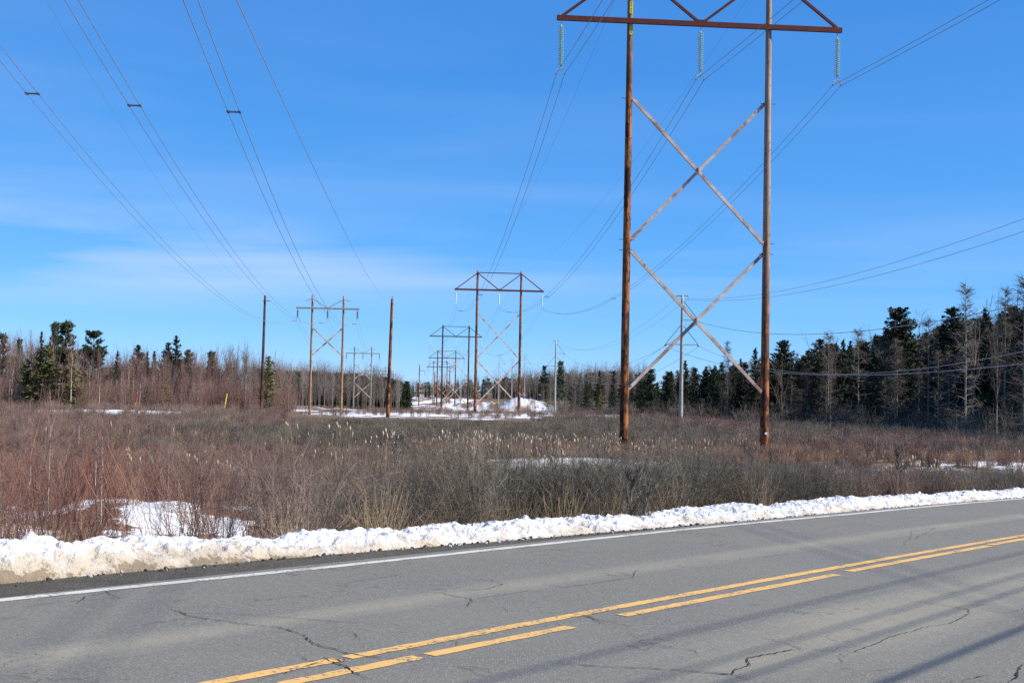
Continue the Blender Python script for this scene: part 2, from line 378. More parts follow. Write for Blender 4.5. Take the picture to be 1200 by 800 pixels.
def edge(s, l): return l_white(s)-9.68 + l + (l > 9.7)*.03*(fbm(s/.25, s*0, 4, 61)-.5) + (l < 9.7)*.018*(fbm(s/.3, s*0, 4, 62)-.5)
strip('edge_line', MT['white_paint'], np.arange(-60, 120, .1), np.array([9.61, 9.75]), .004, road, edge)
def ye(s, l): return l + .030*(fbm(s/.12, l*9, 3, 63)-.5) + .03*np.sin(s*.21)
for (a, b, off) in [(-60, 5.97, 0), (6.0, 120, .0)]:
    strip('centre_line', MT['yellow_paint'], np.arange(a, b, .08), np.array([6.075, 6.195])+off, .004, road, ye)
for (a, b, off) in [(-60, 6.38, 0), (6.46, 8.13, .0), (8.84, 12.97, .03), (13.3, 17.85, .07), (17.95, 22.3, .10), (22.5, 120, .1)]:
    strip('centre_line', MT['yellow_paint'], np.arange(a, b, .06), np.array([5.765, 5.885])+off, .004, road, ye)
def hitroad(px, py):
    d = FW + RT*((px-600)/FOC) - UP*((py-400)/FOC); t_ = EYE/-d[2]
    for _ in range(40):
        P = d*t_; s = P[0]*RU[0]+P[1]*RU[1]; t_ = (float(zroad(s))-EYE)/d[2]
    P = d*t_; return np.array([P[0]*RU[0]+P[1]*RU[1], P[0]*RN[0]+P[1]*RN[1]])
def crack(pts, w):
    "a wandering open crack; pts are its bends on the carriageway (along, across)"
    pts = [hitroad(*p) for p in pts]; P = []
    for a, b in zip(pts[:-1], pts[1:]):
        n = max(2, int(np.linalg.norm(b-a)/.035))
        P += [a+(b-a)*i/n for i in range(n)]
    P.append(pts[-1]); P = np.array(P); n = len(P)
    j = np.cumsum(rng.normal(0, .006, (n, 2)), 0); j -= np.linspace(0, 1, n)[:, None]*j[-1]; P = P+j+rng.normal(0, .004, (n, 2))
    T = norm(np.gradient(P, axis=0)); N = np.stack([-T[:, 1], T[:, 0]], -1)
    ww = .6*w*(.35+1.3*rng.random(n))*np.minimum(1, np.minimum(np.arange(n), np.arange(n)[::-1])/6+.15)
    A, B = P+N*ww[:, None]/2, P-N*ww[:, None]/2
    def w3(q): x, y = xy(q[:, 0], q[:, 1]); return np.stack([x, y, zroad(q[:, 0])+.0075], -1)
    V = np.concatenate([w3(A), w3(B)]); i = np.arange(n-1)
    MB().add(V, np.stack([i+n, i+n+1, i+1, i], -1)).build('crack', MT['crack'], road)
for c, w in [
    ([(197, 713), (222, 721), (262, 726), (292, 731), (330, 735), (355, 744), (372, 755), (400, 763), (437, 770), (470, 772)], .016),
    ([(222, 718), (270, 719), (330, 723), (375, 727), (420, 730)], .010),
    ([(380, 770), (392, 776), (408, 781), (418, 789), (432, 796)], .02),
    ([(374, 776), (384, 771), (400, 775), (410, 768)], .018), ([(345, 768), (375, 778), (330, 790), (300, 797)], .012),
    ([(470, 757), (485, 762), (500, 764)], .014), ([(524, 749), (536, 752), (537, 757)], .012),
    ([(485, 693), (520, 696), (553, 702), (551, 709), (545, 713)], .011), ([(485, 692), (510, 691), (540, 688)], .010), ([(555, 702), (590, 697), (625, 691)], .010),
    ([(540, 678), (575, 680), (585, 685), (568, 690), (530, 692), (508, 694)], .010),
    ([(637, 684), (655, 689), (700, 683), (740, 677), (745, 669), (749, 667)], .009), ([(655, 717), (680, 720), (695, 724), (712, 728), (740, 734)], .015),
    ([(687, 721), (700, 728), (712, 733)], .013), ([(640, 775), (700, 781), (760, 783), (800, 786), (850, 791), (885, 798)], .012),
    ([(800, 786), (853, 790), (858, 785), (876, 779), (873, 771), (890, 769), (920, 763), (940, 760)], .018),
    ([(893, 746), (920, 754), (940, 760), (985, 763), (1003, 764), (1040, 750), (1080, 737), (1092, 733)], .010),
    ([(1093, 734), (1112, 730), (1130, 722), (1134, 715), (1115, 711), (1085, 706), (1060, 702)], .011), ([(1155, 716), (1185, 718), (1200, 712)], .009),
    ([(1180, 800), (1188, 788), (1200, 778)], .022), ([(1125, 800), (1132, 796), (1150, 793), (1165, 790)], .016),
    ([(90, 708), (100, 700), (125, 695), (150, 690)], .010), ([(20, 712), (55, 706), (110, 702), (145, 699)], .008), ([(118, 690), (130, 697), (145, 702)], .009),
    ([(410, 740), (420, 745), (425, 751)], .012), ([(860, 657), (900, 652), (935, 647)], .008), ([(1060, 640), (1068, 622), (1095, 618), (1075, 633)], .006),
    ([(445, 672), (470, 674), (430, 680), (400, 683)], .008), ([(600, 650), (640, 644), (700, 640)], .006)]:
    crack(c, w)

# ------------------------------------------------------------------ snow bank along the far edge of the road
def bank_front(s): return np.interp(s, [-60, 6, 9, 13, 19, 27, 33, 60], [10.9, 10.75, 10.63, 10.32, 10.04, 9.98, 9.98, 10.])
ss = np.concatenate([np.arange(-25, 3, .15), np.arange(3, 22, .028), np.arange(22, 42, .05), np.arange(42, 90, .2)])
uu = np.linspace(0, 1, 46)
Ss, Us = np.meshgrid(ss, uu)
wid = 1.35 + .5*(fbm(Ss/3., Ss*0, 3, 12)-.5)
hgt = np.interp(Ss, [-25, 3, 6, 9, 12, 20, 40, 90], [.28, .27, .265, .20, .16, .15, .15, .16])*(.5+1.0*fbm(Ss/1.3, Ss*0+4, 3, 11))
prof = np.clip(np.sin(np.clip(Us/.42, 0, 1)*PI/2)**.8, 0, 1)*np.cos(np.clip((Us-.42)/.58, 0, 1)*PI/2)**.8
Ls = bank_front(Ss)+Us*wid
ridg = lambda x, y, sd: 1-np.abs(2*fbm(x, y, 4, sd)-1)*2.2
lump = .11*(fbm(Ss/.33, Ls/.26, 3, 101)-.5) + .09*(ridg(Ss/.34, Ls/.26, 131)-.55)*.6 + .05*(fbm(Ss/.07, Ls/.07, 3, 151)-.5)
Hs = hgt*prof + lump*np.clip(prof*1.5, 0, 1)
chunk = np.maximum(0, vn(Ss/.22, Ls/.20, 201)-.84)*.5*np.clip(prof, 0, 1)*(Us > .12)
Hs = np.maximum(Hs+chunk, 0)
Lw = Ls + .10*(fbm(Ss/.4, Us*3, 4, 171)-.5)*np.clip(Us*6, .35, 1) + .05*(fbm(Ss/.1, Us*9, 3, 172)-.5)
x, y = xy(Ss, Lw); zb = zroad(Ss) - .03 + Hs
zb[0] -= .03; zb[-1] = zroad(Ss[-1]) - .3
I = np.arange(x.size).reshape(x.shape)
q = np.stack([I[:-1, :-1], I[:-1, 1:], I[1:, 1:], I[1:, :-1]], -1).reshape(-1, 4)
bank = MB().add(np.stack([x, y, zb], -1).reshape(-1, 3), q).build('snow_bank', MT['bank'], None, False); tag(bank, kind='structure')
dirtv = (1.02-Hs/(hgt+.02)*.85)*np.interp(Ss, [-25, 8, 12, 20, 40], [1.25, 1.15, .78, .60, .52]) * (Us < .5)*1.0
dirtv = dirtv + .55*(fbm(Ss/.5, Us*3, 4, 9)-.5)
bank.data.attributes.new('dirt', 'FLOAT', 'POINT').data.foreach_set('value', dirtv.ravel().astype(np.float32))

# ------------------------------------------------------------------ twig geometry
def rdir(n, up=0.):
    v = rng.normal(size=(n, 3)); v[:, 2] += up; return norm(v)
def curve(P0, D, L, n, bend=None, wig=.05):
    "M curved centre lines of n points"
    m = len(P0); t_ = np.linspace(0, 1, n)[None, :, None]
    b = np.zeros((m, 3)) if bend is None else bend
    P = P0[:, None] + D[:, None]*L[:, None, None]*t_ + b[:, None]*L[:, None, None]*t_**2
    P[:, 1:] += rng.normal(size=(m, n-1, 3))*wig*L[:, None, None]/n*1.5
    return P
def side(P, k, tmin, tmax, Lr, spread=.7, up=.2, n=3, wig=.08):
    "k side shoots on each centre line; returns (M*k,n,3)"
    m, n0, _ = P.shape
    tt = rng.uniform(tmin, tmax, (m, k))*(n0-1); i = np.minimum(tt.astype(int), n0-2); f = (tt-i)[..., None]
    a = np.take_along_axis(P, i[..., None].repeat(3, 2), 1); b = np.take_along_axis(P, (i+1)[..., None].repeat(3, 2), 1)
    base = a+(b-a)*f; d = norm(b-a)
    D = norm(d + spread*rng.normal(size=d.shape) + np.array([0, 0, up]))
    base = base.reshape(-1, 3); D = D.reshape(-1, 3); L = rng.uniform(*Lr, len(base))
    return curve(base, D, L, n, np.tile([0, 0, up*.6], (len(base), 1)), wig)
def radii(m, n, r0, r1): return np.tile(np.linspace(r0, r1, n), (m, 1))
def shrub(H, W, stems, k1, k2, rr=1., tilt=.5, name='shrub', mat='alder', lean=(0, 0)):
    a = rng.uniform(0, 2*PI, stems); r = W*.28*np.sqrt(rng.random(stems))
    P0 = np.stack([np.cos(a)*r, np.sin(a)*r, np.full(stems, -.08)], -1)
    ti = np.abs(rng.normal(0, tilt, stems)); a2 = a+rng.normal(0, .6, stems)
    D = np.stack([np.sin(ti)*np.cos(a2)+lean[0], np.sin(ti)*np.sin(a2)+lean[1], np.cos(ti)], -1); D = norm(D)
    L = H*rng.uniform(.55, 1.08, stems)
    P = curve(P0, D, L, 5, np.stack([0*a, 0*a, .25+0*a], -1)*.4, .1)
    b = MB(); b.tubes(P, radii(stems, 5, .0085*rr, .0035*rr))
    if k1:
        T = side(P, k1, .2, .97, (H*.14, H*.34), .85, .1); b.tubes(T, radii(len(T), 3, .0038*rr, .0018*rr))
        if k2:
            U_ = side(T, k2, .2, .95, (H*.06, H*.16), .7, .2, 2); b.tubes(U_, radii(len(U_), 2, .0023*rr, .0012*rr))
    return bpy.data.objects.new(name, b.mesh(name, MT[mat]))
def proto_coll(name, objs):
    c = bpy.data.collections.new(name)
    for o in objs: c.objects.link(o)
    return c
def scatter(name, coll, P, rz, sc, label=None, cat=None, tilt=.12, idx=None):
    "one uncountable growth: real shrub meshes instanced on points"
    n = len(P); me = bpy.data.meshes.new(name); me.vertices.add(n); me.vertices.foreach_set('co', np.asarray(P, np.float32).ravel())
    rot = np.stack([rng.normal(0, tilt, n), rng.normal(0, tilt, n), rz], -1)
    if sc.ndim == 1: sc = np.stack([sc, sc, sc], -1)
    me.attributes.new('rot', 'FLOAT_VECTOR', 'POINT').data.foreach_set('vector', rot.astype(np.float32).ravel())
    me.attributes.new('scl', 'FLOAT_VECTOR', 'POINT').data.foreach_set('vector', sc.astype(np.float32).ravel())
    ii = rng.integers(0, len(coll.objects), n) if idx is None else idx
    me.attributes.new('idx', 'INT', 'POINT').data.foreach_set('value', ii.astype(np.int32))
    o = link(bpy.data.objects.new(name, me)); tag(o, label, cat, None, 'stuff')
    ng = bpy.data.node_groups.new('scatter_'+name, 'GeometryNodeTree')
    ng.interface.new_socket('Geometry', in_out='INPUT', socket_type='NodeSocketGeometry'); ng.interface.new_socket('Geometry', in_out='OUTPUT', socket_type='NodeSocketGeometry')
    N = ng.nodes; gi = N.new('NodeGroupInput'); go = N.new('NodeGroupOutput'); ip = N.new('GeometryNodeInstanceOnPoints'); ci = N.new('GeometryNodeCollectionInfo')
    ci.inputs['Collection'].default_value = coll; ci.inputs['Separate Children'].default_value = True; ci.inputs['Reset Children'].default_value = True
    ip.inputs['Pick Instance'].default_value = True
    def na(nm, ty):
        a = N.new('GeometryNodeInputNamedAttribute'); a.data_type = ty; a.inputs['Name'].default_value = nm; return [q for q in a.outputs if q.enabled and q.name == 'Attribute'][0]
    ng.links.new(gi.outputs[0], ip.inputs['Points']); ng.links.new(ci.outputs[0], ip.inputs['Instance'])
    ng.links.new(na('idx', 'INT'), ip.inputs['Instance Index'])
    e2 = N.new('FunctionNodeEulerToRotation'); ng.links.new(na('rot', 'FLOAT_VECTOR'), e2.inputs[0]); ng.links.new(e2.outputs[0], ip.inputs['Rotation'])
    ng.links.new(na('scl', 'FLOAT_VECTOR'), ip.inputs['Scale']); ng.links.new(ip.outputs[0], go.inputs[0])
    md = o.modifiers.new('scatter', 'NODES'); md.node_group = ng
    return o
def frustum_pts(n, y0, y1, marg=.50, k=1.0):
    "points spread evenly over the ground in the wedge the camera looks at (with a margin)"
    out = []; tot = 0
    y = np.sqrt(rng.random(n)*(y1**2-y0**2)+y0**2) if k == 1 else y0+(y1-y0)*rng.random(n)**k
    x = (rng.random(n)*2-1)*marg*y
    return x, y
near_alder = proto_coll('alder_shrubs', [shrub(1.7, 1.6, 30, 9, 3, .78, .58) for _ in range(6)])
far_alder = proto_coll('alder_shrubs_far', [shrub(1.75, 1.7, 24, 6, 1, 2.0, .45) for _ in range(5)])
near_brown = proto_coll('brown_shrubs', [shrub(1.6, 1.2, 22, 5, 2, .95, .28, mat='alder_red') for _ in range(5)])
far_brown = proto_coll('brown_shrubs_far', [shrub(1.7, 1.6, 22, 5, 1, 2.0, .35, mat='alder_red') for _ in range(4)])
dog = proto_coll('dogwood_shrubs', [shrub(1.4, 1.3, 15, 3, 1, .66, .42, mat='dogwood', lean=(.16, 0)) for _ in range(5)])
grassy = proto_coll('grass_tufts', [shrub(.62, .6, 46, 0, 0, .38, .5, mat='reed') for _ in range(4)])
rustyg = proto_coll('rusty_tufts', [shrub(.8, .9, 60, 1, 0, 1.0, .4, mat='red_grass') for _ in range(4)])

def dens_keep(x, y):
    "how thick the thicket stands: thin over the snow patches, open road side kept free"
    s, l = sl(x, y)
    d = np.ones_like(x)
    d = np.where(l < 12.2, 0, d)
    d = d*(1-.97*sst(-2.0, -4.5, x)*sst(36, 29, y)) * (1-.8*blob(x, y, -2.6, 18.5, 2.6, 2.6))
    d = d*(1-.93*blob(x, y, 3.5, 53, 5.5, 7)) * (1-.6*blob(x, y, 3.5, 42, 4, 6))
    d = d*(1-.85*blob(x, y, 24, 56, 12, 7))
    d = d*(1-.95*blob(x, y, -46, 140, 17, 20)**.7)
    d = d*(1-.8*blob(x, y, 6.2, 64, 1.8, 7))*(1-.8*blob(x, y, 14., 65, 1.8, 7))
    d = d*(.55+.9*(fbm(x/5, y/5, 3, 300) > .40))
    return np.clip(d, 0, 1)
def place(x, y, sc, jz=.0):
    return np.stack([x, y, G(x, y)-.03], -1), rng.uniform(0, 2*PI, len(x)), sc
def hmap(x, y):
    "growth height factor of the marsh shrubs"
    h = .82 + .5*(fbm(x/7, y/9, 3, 310)-.5)
    h = h*(1-.30*blob(x, y, 4., 45, 6, 14)) * (1-.30*blob(x, y, 22, 46, 10, 10))
    h = h*np.interp(y, [0, 16, 24, 34, 44, 60, 80, 110, 200], [.80, .92, .84, .60, .42, .42, .54, .66, .74])*np.where(x/y > .13, 1.12, 1.)
    return h
x, y = frustum_pts(6800, 12, 50, .5); kk = (rng.random(len(x)) < dens_keep(x, y)*.95); x, y = x[kk], y[kk]
br = (fbm(x/6, y/8, 3, 320) + .45*sst(1, -9, x) + .22*sst(8, 20, x)*0) > .60
scatter('alder_thicket', near_alder, *place(x[~br], y[~br], hmap(x[~br], y[~br])*rng.uniform(.75, 1.15, (~br).sum())), 'dense thicket of bare grey alder twigs filling the marsh behind the snow bank', 'thicket')
scatter('brown_thicket', near_brown, *place(x[br], y[br], hmap(x[br], y[br])*rng.uniform(.75, 1.15, br.sum())), 'bare reddish brown shrubs among the grey alders in the near marsh', 'thicket')
x, y = frustum_pts(12500, 48, 150, .5); kk = (rng.random(len(x)) < dens_keep(x, y)); x, y = x[kk], y[kk]
pxx = x/y*1500+600
br = (fbm(x/10, y/12, 3, 330) + .35*sst(430, 100, pxx)+.12*sst(700, 800, pxx)) > .60
kk = np.ones(len(x), bool); lowb = np.where((pxx > 335) & (pxx < 640), np.interp(y, [100, 120, 150], [1, .6, .3]), 1.)
hf = lowb*hmap(x, y)*.95*rng.uniform(.8, 1.2, len(x))*np.where((pxx > 640) & (pxx < 900), 1.0, 1)
scatter('far_alder_thicket', far_alder, *place(x[~br & kk], y[~br & kk], hf[~br & kk]), 'grey shrub thicket stretching away around the feet of the wooden poles', 'thicket')
scatter('far_brown_thicket', far_brown, *place(x[br & kk], y[br & kk], hf[br & kk]), 'purplish brown shrubs across the middle distance at the left of the marsh', 'thicket')
# brush patches on the snowy cut beyond
x, y = frustum_pts(9000, 150, 520, .45, .8); pxx = x/y*1500+600
kk = (fbm(x/8, y/26, 4, 341) > np.where((pxx > 330) & (pxx < 650) & (y > 215), .56, .36)) & ~((pxx > 335) & (pxx < 660) & (y < 190) & (rng.random(len(x)) < .8)); x, y = x[kk], y[kk]
scatter('brush_patches', far_brown, *place(x, y, rng.uniform(.45, .9, len(x))*np.interp(y, [150, 300], [1., .8])), 'patches of low brown brush on the snowy cut far behind the poles', 'brush')
# dogwood at the left behind the bank
n = 560; x = rng.uniform(-17, -1.2, n); y = rng.uniform(13, 34, n); s_, l_ = sl(x, y)
kk = (l_ > 12.3) & (rng.random(n) < np.interp(x/y, [-.6, -.38, -.27, -.2, -.12], [.95, .85, .62, .5, .3])*(.35+.8*(fbm(x/2.2, y/2.2, 3, 350) > .5)))
x, y = x[kk], y[kk]
scatter('red_stem_thicket', dog, *place(x, y, rng.uniform(.5, 1.1, len(x))), 'leaning red stemmed shrubs standing in snow behind the bank at the left', 'shrubs')
# dry grass
x, y = frustum_pts(5200, 12, 46, .5); s_, l_ = sl(x, y)
kk = (l_ > 11.9) & (rng.random(len(x)) < (.06+.26*np.exp(-((l_-13)/1.4)**2)+.35*(fbm(x/4, y/4, 3, 360) > .6))*np.where(x < -2, .35, 1)); x, y = x[kk], y[kk]
scatter('dry_grass', grassy, *place(x, y, rng.uniform(.6, 1.4, len(x))), 'pale dry grass blades between the shrubs and along the bank', 'grass')
n = 2600; x = rng.uniform(-6, 36, n); y = rng.uniform(54, 84, n)
kk = rng.random(n) < (blob(x, y, 14, 66, 12, 9)*1.1 + .5*blob(x, y, 2, 68, 7, 6)); x, y = x[kk], y[kk]
scatter('rusty_grass', rustyg, *place(x, y, rng.uniform(.5, .95, len(x))), 'rusty orange dry marsh grass around the feet of the tall poles', 'grass')

# ------------------------------------------------------------------ cattails
def cattail_meshes():
    out = []
    for i in range(4):
        P = curve(np.zeros((1, 3)), norm(np.array([[rng.normal(0, .06), rng.normal(0, .06), 1.]])), np.array([1.0]), 5, np.array([[.03, 0, 0]]), .02)
        st = MB().tubes(P, radii(1, 5, .007, .004), 5)
        lv = curve(np.zeros((4, 3)), norm(np.stack([rng.normal(0, .12, 4), rng.normal(0, .12, 4), np.ones(4)], -1)), rng.uniform(.55, .9, 4), 4, rng.normal(0, .12, (4, 3)), .03)
        st.tubes(lv, radii(4, 4, .007, .002), 3)
        tip = P[0, -1]; d = norm(P[0, -1]-P[0, -2])
        t_ = np.linspace(-.14, .06, 9); rad = np.array([.010, .024, .033, .037, .040, .036, .030, .018, .004])*rng.uniform(.85, 1.15, 9)
        hp = tip + d*t_[:, None] + rng.normal(0, .004, (9, 3))
        hd = MB().tubes(hp[None], rad[None], 7, True)
        out.append((st.mesh('stalk', MT['reed']), hd.mesh('seed_head', MT['fluff'], True)))
    return out
CT = cattail_meshes()
clusters = [  # photo x range, y range of the heads, distance, how many, label of the cluster
    (150, 240, 515, 550, 40, 16, 'pale fluffy cattail in the loose cluster at the left, over dark shrubs'),
    (250, 330, 528, 590, 36, 20, 'tan cattail left of centre among brown shrubs behind the bank'),
    (335, 460, 495, 548, 44, 46, 'pale cattail in the scattered group left of the mid picture'),
    (480, 560, 505, 545, 46, 24, 'cattail in the small group below the distant pylon row'),
    (555, 640, 505, 530, 54, 34, 'pale cattail in the dense tuft left of the tall left pole'),
    (600, 660, 528, 565, 42, 22, 'cattail scattered below the dense tuft, in grey twigs'),
    (655, 725, 508, 526, 60, 36, 'cream cattail in the row just left of the tall left pole'),
    (742, 880, 515, 548, 58, 48, 'cream cattail standing in rusty grass between the two tall poles'),
    (800, 900, 570, 600, 30, 12, 'tall cattail close behind the snow bank, near the right tall pole'),
    (905, 1010, 535, 585, 42, 18, 'cattail in the brush right of the right tall pole'),
    (1030, 1125, 535, 560, 44, 30, 'cattail beside the snow strip toward the right edge'),
    (1130, 1200, 520, 556, 60, 14, 'cattail at the far right edge below the dark woods')]
for (x0, x1, y0, y1, D, n, lab) in clusters:
    cen = [(rng.uniform(x0, x1), rng.uniform(y0, y1)) for _ in range(max(2, n//5))]
    for j in range(n):
        c = cen[rng.integers(len(cen))]
        px, py = np.clip(c[0]+rng.normal(0, 9), x0, x1), np.clip(c[1]+rng.normal(0, 5), y0, y1)
        P = at(px, py, D*rng.uniform(.93, 1.07)); g = float(G(P[0], P[1])); h = P[2]-g
        if h < .5: 
            continue
        o = empty('cattail', (P[0], P[1], g), rng.uniform(0, 6.28)); tag(o, lab, 'cattail', lab.split(',')[0]+' (cluster)')
        st, hd = CT[rng.integers(4)]
        a = link(bpy.data.objects.new('stalk', st), o); a.scale = (1, 1, h)
        b = link(bpy.data.objects.new('seed_head', hd), o); sc_ = rng.uniform(.58, .95)
        b.scale = (sc_, sc_, sc_); b.location = (0, 0, h-sc_)

def two_mat(parts):
    mb = MB(); cnt = []
    for me in parts:
        v_ = np.empty(len(me.vertices)*3, np.float32); me.vertices.foreach_get('co', v_); fs = [p.vertices[:] for p in me.polygons]
        mb.add(v_.reshape(-1, 3), [f for f in fs if len(f) == 4], [f for f in fs if len(f) == 3])
    m2 = mb.mesh('reed_with_head', parts[0].materials[0]); m2.materials.append(parts[1].materials[0])
    nq = [sum(len(p.vertices) == 4 for p in me.polygons) for me in parts]; nt_ = [sum(len(p.vertices) == 3 for p in me.polygons) for me in parts]
    mi = np.concatenate([np.full(nq[0], 0), np.full(nq[1], 1), np.full(nt_[0], 0), np.full(nt_[1], 1)])
    m2.polygons.foreach_set('material_index', mi.astype(np.int32)); return bpy.data.objects.new('reed_with_head', m2)
rc = proto_coll('reeds_with_heads', [two_mat(c) for c in CT])
PX = []
for (x0, x1, y0, y1, D, n) in [(480, 560, 503, 524, 62, 30), (555, 660, 503, 530, 64, 60), (640, 728, 506, 526, 66, 55), (742, 900, 508, 540, 68, 60), (540, 720, 520, 560, 50, 40), (300, 470, 500, 545, 56, 22), (905, 1190, 525, 560, 60, 70), (0, 300, 490, 520, 60, 6)]:
    for j in range(n):
        P = at(rng.uniform(x0, x1), rng.triangular(y0, y0+3, y1), D*rng.uniform(.92, 1.1)); g = float(G(P[0], P[1])); h = P[2]-g
        if .45 < h < 2.2: PX.append((P[0], P[1], g, h))
PX = np.array(PX)
scatter('reed_bed', rc, PX[:, :3], rng.uniform(0, 6.28, len(PX)), np.stack([.6+0*PX[:, 3], .6+0*PX[:, 3], .9*PX[:, 3]], -1)*rng.uniform(.8, 1.04, (len(PX), 1)), 'far bed of small pale cattails across the middle of the marsh', 'reeds', .05)
# crumbs of ice and grit fallen from the bank on to the shoulder
def lump_mesh(mat, sd):
    import bmesh
    bm = bmesh.new(); bmesh.ops.create_icosphere(bm, subdivisions=2, radius=1)
    for v_ in bm.verts: v_.co *= .65+.7*float(fbm(v_.co.x*1.3+sd, v_.co.y*1.3+v_.co.z*1.7, 3, sd)); v_.co.z *= .7
    me = bpy.data.meshes.new('crumb'); bm.to_mesh(me); bm.free(); me.materials.append(mat); return bpy.data.objects.new('crumb', me)
n = 1500; s_ = rng.uniform(-8, 45, n); l_ = bank_front(s_)+.06-np.abs(rng.normal(0, .10, n)); x, y = xy(s_, l_); z = zroad(s_)-.012
scatter('bank_crumbs', proto_coll('crumbs', [lump_mesh(MT['shoulder'], 3), lump_mesh(MT['shoulder'], 8), lump_mesh(MT['bank'], 5)]), np.stack([x, y, z], -1), rng.uniform(0, 6.28, n), .006+.024*rng.random(n)**3, 'grit and ice crumbs along the foot of the snow bank', 'grit', .3)
# ------------------------------------------------------------------ trees
def branches_conifer(H, n, z0, Rm, droop, dens, clump, taper=.8, irr=.15, gapf=0.):
    """centre lines of whorled branches and leafy clumps on them"""
    z = z0+(H-z0)*np.sort(rng.random(n)**.9); f = (z-z0)/(H-z0)
    R = Rm*((1-f)**taper*.96+.04)*rng.uniform(1-irr*2.2, 1+irr, n)
    a = rng.uniform(0, 2*PI, n)
    D = norm(np.stack([np.cos(a), np.sin(a), np.full(n, .0)+.55*f-droop], -1))
    P = curve(np.stack([0*z, 0*z, z], -1), D, R, 4, np.stack([0*a, 0*a, .28+0*a], -1)*.6, .05)
    return P, f, R
def leaf_clumps(b, P, R, per_m, size, flat=.35, drop=0.):
    m = len(P); cnt = np.maximum(2, (R*per_m).astype(int)); bi = np.repeat(np.arange(m), cnt); n = len(bi)
    t_ = rng.beta(1.5, 1.1, n)*.99*3; i = np.minimum(t_.astype(int), 2); f = (t_-i)[:, None]
    c = P[bi, i]+(P[bi, i+1]-P[bi, i])*f
    d = norm(P[bi, -1]-P[bi, 0]); lat = norm(np.cross(d, [0, 0, 1.]))
    c = c + lat*rng.normal(0, .16, n)[:, None]*R[bi][:, None]*.7*(1.1-t_[:, None]/3) + rng.normal(0, .07, (n, 3)); c[:, 2] -= drop*rng.random(n)
    ax = norm(d*.6+lat*rng.normal(0, .8, n)[:, None]+rng.normal(0, .35, (n, 3))); s = size*rng.uniform(.5, 1.35, n)[:, None]
    sd = norm(np.cross(ax, rng.normal(size=(n, 3))))
    V = np.stack([c-ax*s*.5, c+sd*s*.28, c+ax*s*.62, c-sd*s*.28+rng.normal(0, .2, (n, 3))*s], 1)
    b.add(V.reshape(-1, 3), np.arange(n*4).reshape(-1, 4))
def trunk_mesh(H, r, mat, lean=.01, k=7, top=.15):
    n = 9; z = np.linspace(-.4, H, n); w = np.cumsum(rng.normal(0, lean, (n, 2)), 0)*H/9; w -= w[0]
    P = np.concatenate([w, z[:, None]], 1); rr = r*(1-z.clip(0)/H*(1-top)); return P, MB().tubes(P[None], rr[None], k, True)
def mk_spruce(H=12., R=2.3, kind='spruce', n=150, per=14, size=.34, z0=.5, taper=.85, droop=.22):
    P_, tb = trunk_mesh(H, .15, MT['bark'])
    P, f, Rr = branches_conifer(H, n, z0, R, droop, 1, 1, taper, .25)
    b = MB(); leaf_clumps(b, P, Rr, per, size, drop=.15)
    up = curve(np.array([[0, 0, H*.9]]*6), norm(np.stack([rng.normal(0, .15, 6), rng.normal(0, .15, 6), np.ones(6)], -1)), np.full(6, H*.1), 4, None, .02)
    leaf_clumps(b, up, np.full(6, H*.1), 8, size*.6)
    tb.tubes(P, radii(len(P), 4, .022, .006))
    return tb.mesh('trunk', MT['bark']), b.mesh('crown', MT[kind]), H
def mk_pine(H=14., R=3.4):
    P_, tb = trunk_mesh(H, .2, MT['bark'], .012)
    wh = np.sort(rng.uniform(H*.32, H*.99, 19)); b = MB()
    for z in wh:
        m = rng.integers(3, 6); a = rng.uniform(0, 2*PI)+np.arange(m)*2*PI/m+rng.normal(0, .3, m); f = (z-H*.35)/(H*.65)
        r_ = R*(1-f*.75)*rng.uniform(.5, 1.1, m)
        D = norm(np.stack([np.cos(a), np.sin(a), .2+.9*f+rng.normal(0, .1, m)], -1))
        P = curve(np.tile([0, 0, z], (m, 1)), D, r_, 4, np.tile([0, 0, .05], (m, 1)), .05)
        tb.tubes(P, radii(m, 4, .05, .012), 4)
        T = side(P, 8, .3, 1., (.4, 1.0), .55, .06, 4); T[:, :, 2] = T[:, :1, 2]+(T[:, :, 2]-T[:, :1, 2])*.9+.15*rng.random((len(T), 1)); leaf_clumps(b, T, np.full(len(T), .8), 48, .21)
        leaf_clumps(b, P, r_, 14, .22)
    return tb.mesh('trunk', MT['bark']), b.mesh('crown', MT['pine']), H
def mk_bare_conifer(H=12., R=1.9, n=120, mat='grey_twig', z0=.8, rr=1.):
    P_, tb = trunk_mesh(H, .13, MT['grey_bark'], .006, 6, .12)
    P, f, Rr = branches_conifer(H, n, z0, R, .12, 1, 1, .7, .3)
    b = MB(); b.tubes(P, radii(n, 4, .026*rr, .008*rr))
    T = side(P, 11, .15, .98, (.25, .75), .65, -.12, 3); b.tubes(T, radii(len(T), 3, .011*rr, .005*rr))
    return tb.mesh('trunk', MT['grey_bark']), b.mesh('branches', MT[mat]), H
def mk_hardwood(H=11., mat='brown_twig', tm='grey_bark', spread=.5, rr=1., nb=14, r0=.11, zf=.3):
    P_, tb = trunk_mesh(H*.9, r0, MT[tm], .018, 6, .2)
    Pt = P_[None]; b = MB()
    A = side(Pt, nb, zf, .98, (H*.18, H*.38), spread, .75, 4, .06); A[:, 0] = A[:, 0]; b.tubes(A, radii(len(A), 4, .035*rr, .012*rr), 4)
    B = side(A, 5, .25, .97, (H*.07, H*.18), .6, .3, 3); b.tubes(B, radii(len(B), 3, .014*rr, .007*rr))
    D_ = side(B, 4, .2, .97, (H*.03, H*.09), .7, .2, 2); b.tubes(D_, radii(len(D_), 2, .008*rr, .004*rr))
    return tb.mesh('trunk', MT[tm]), b.mesh('branches', MT[mat]), H
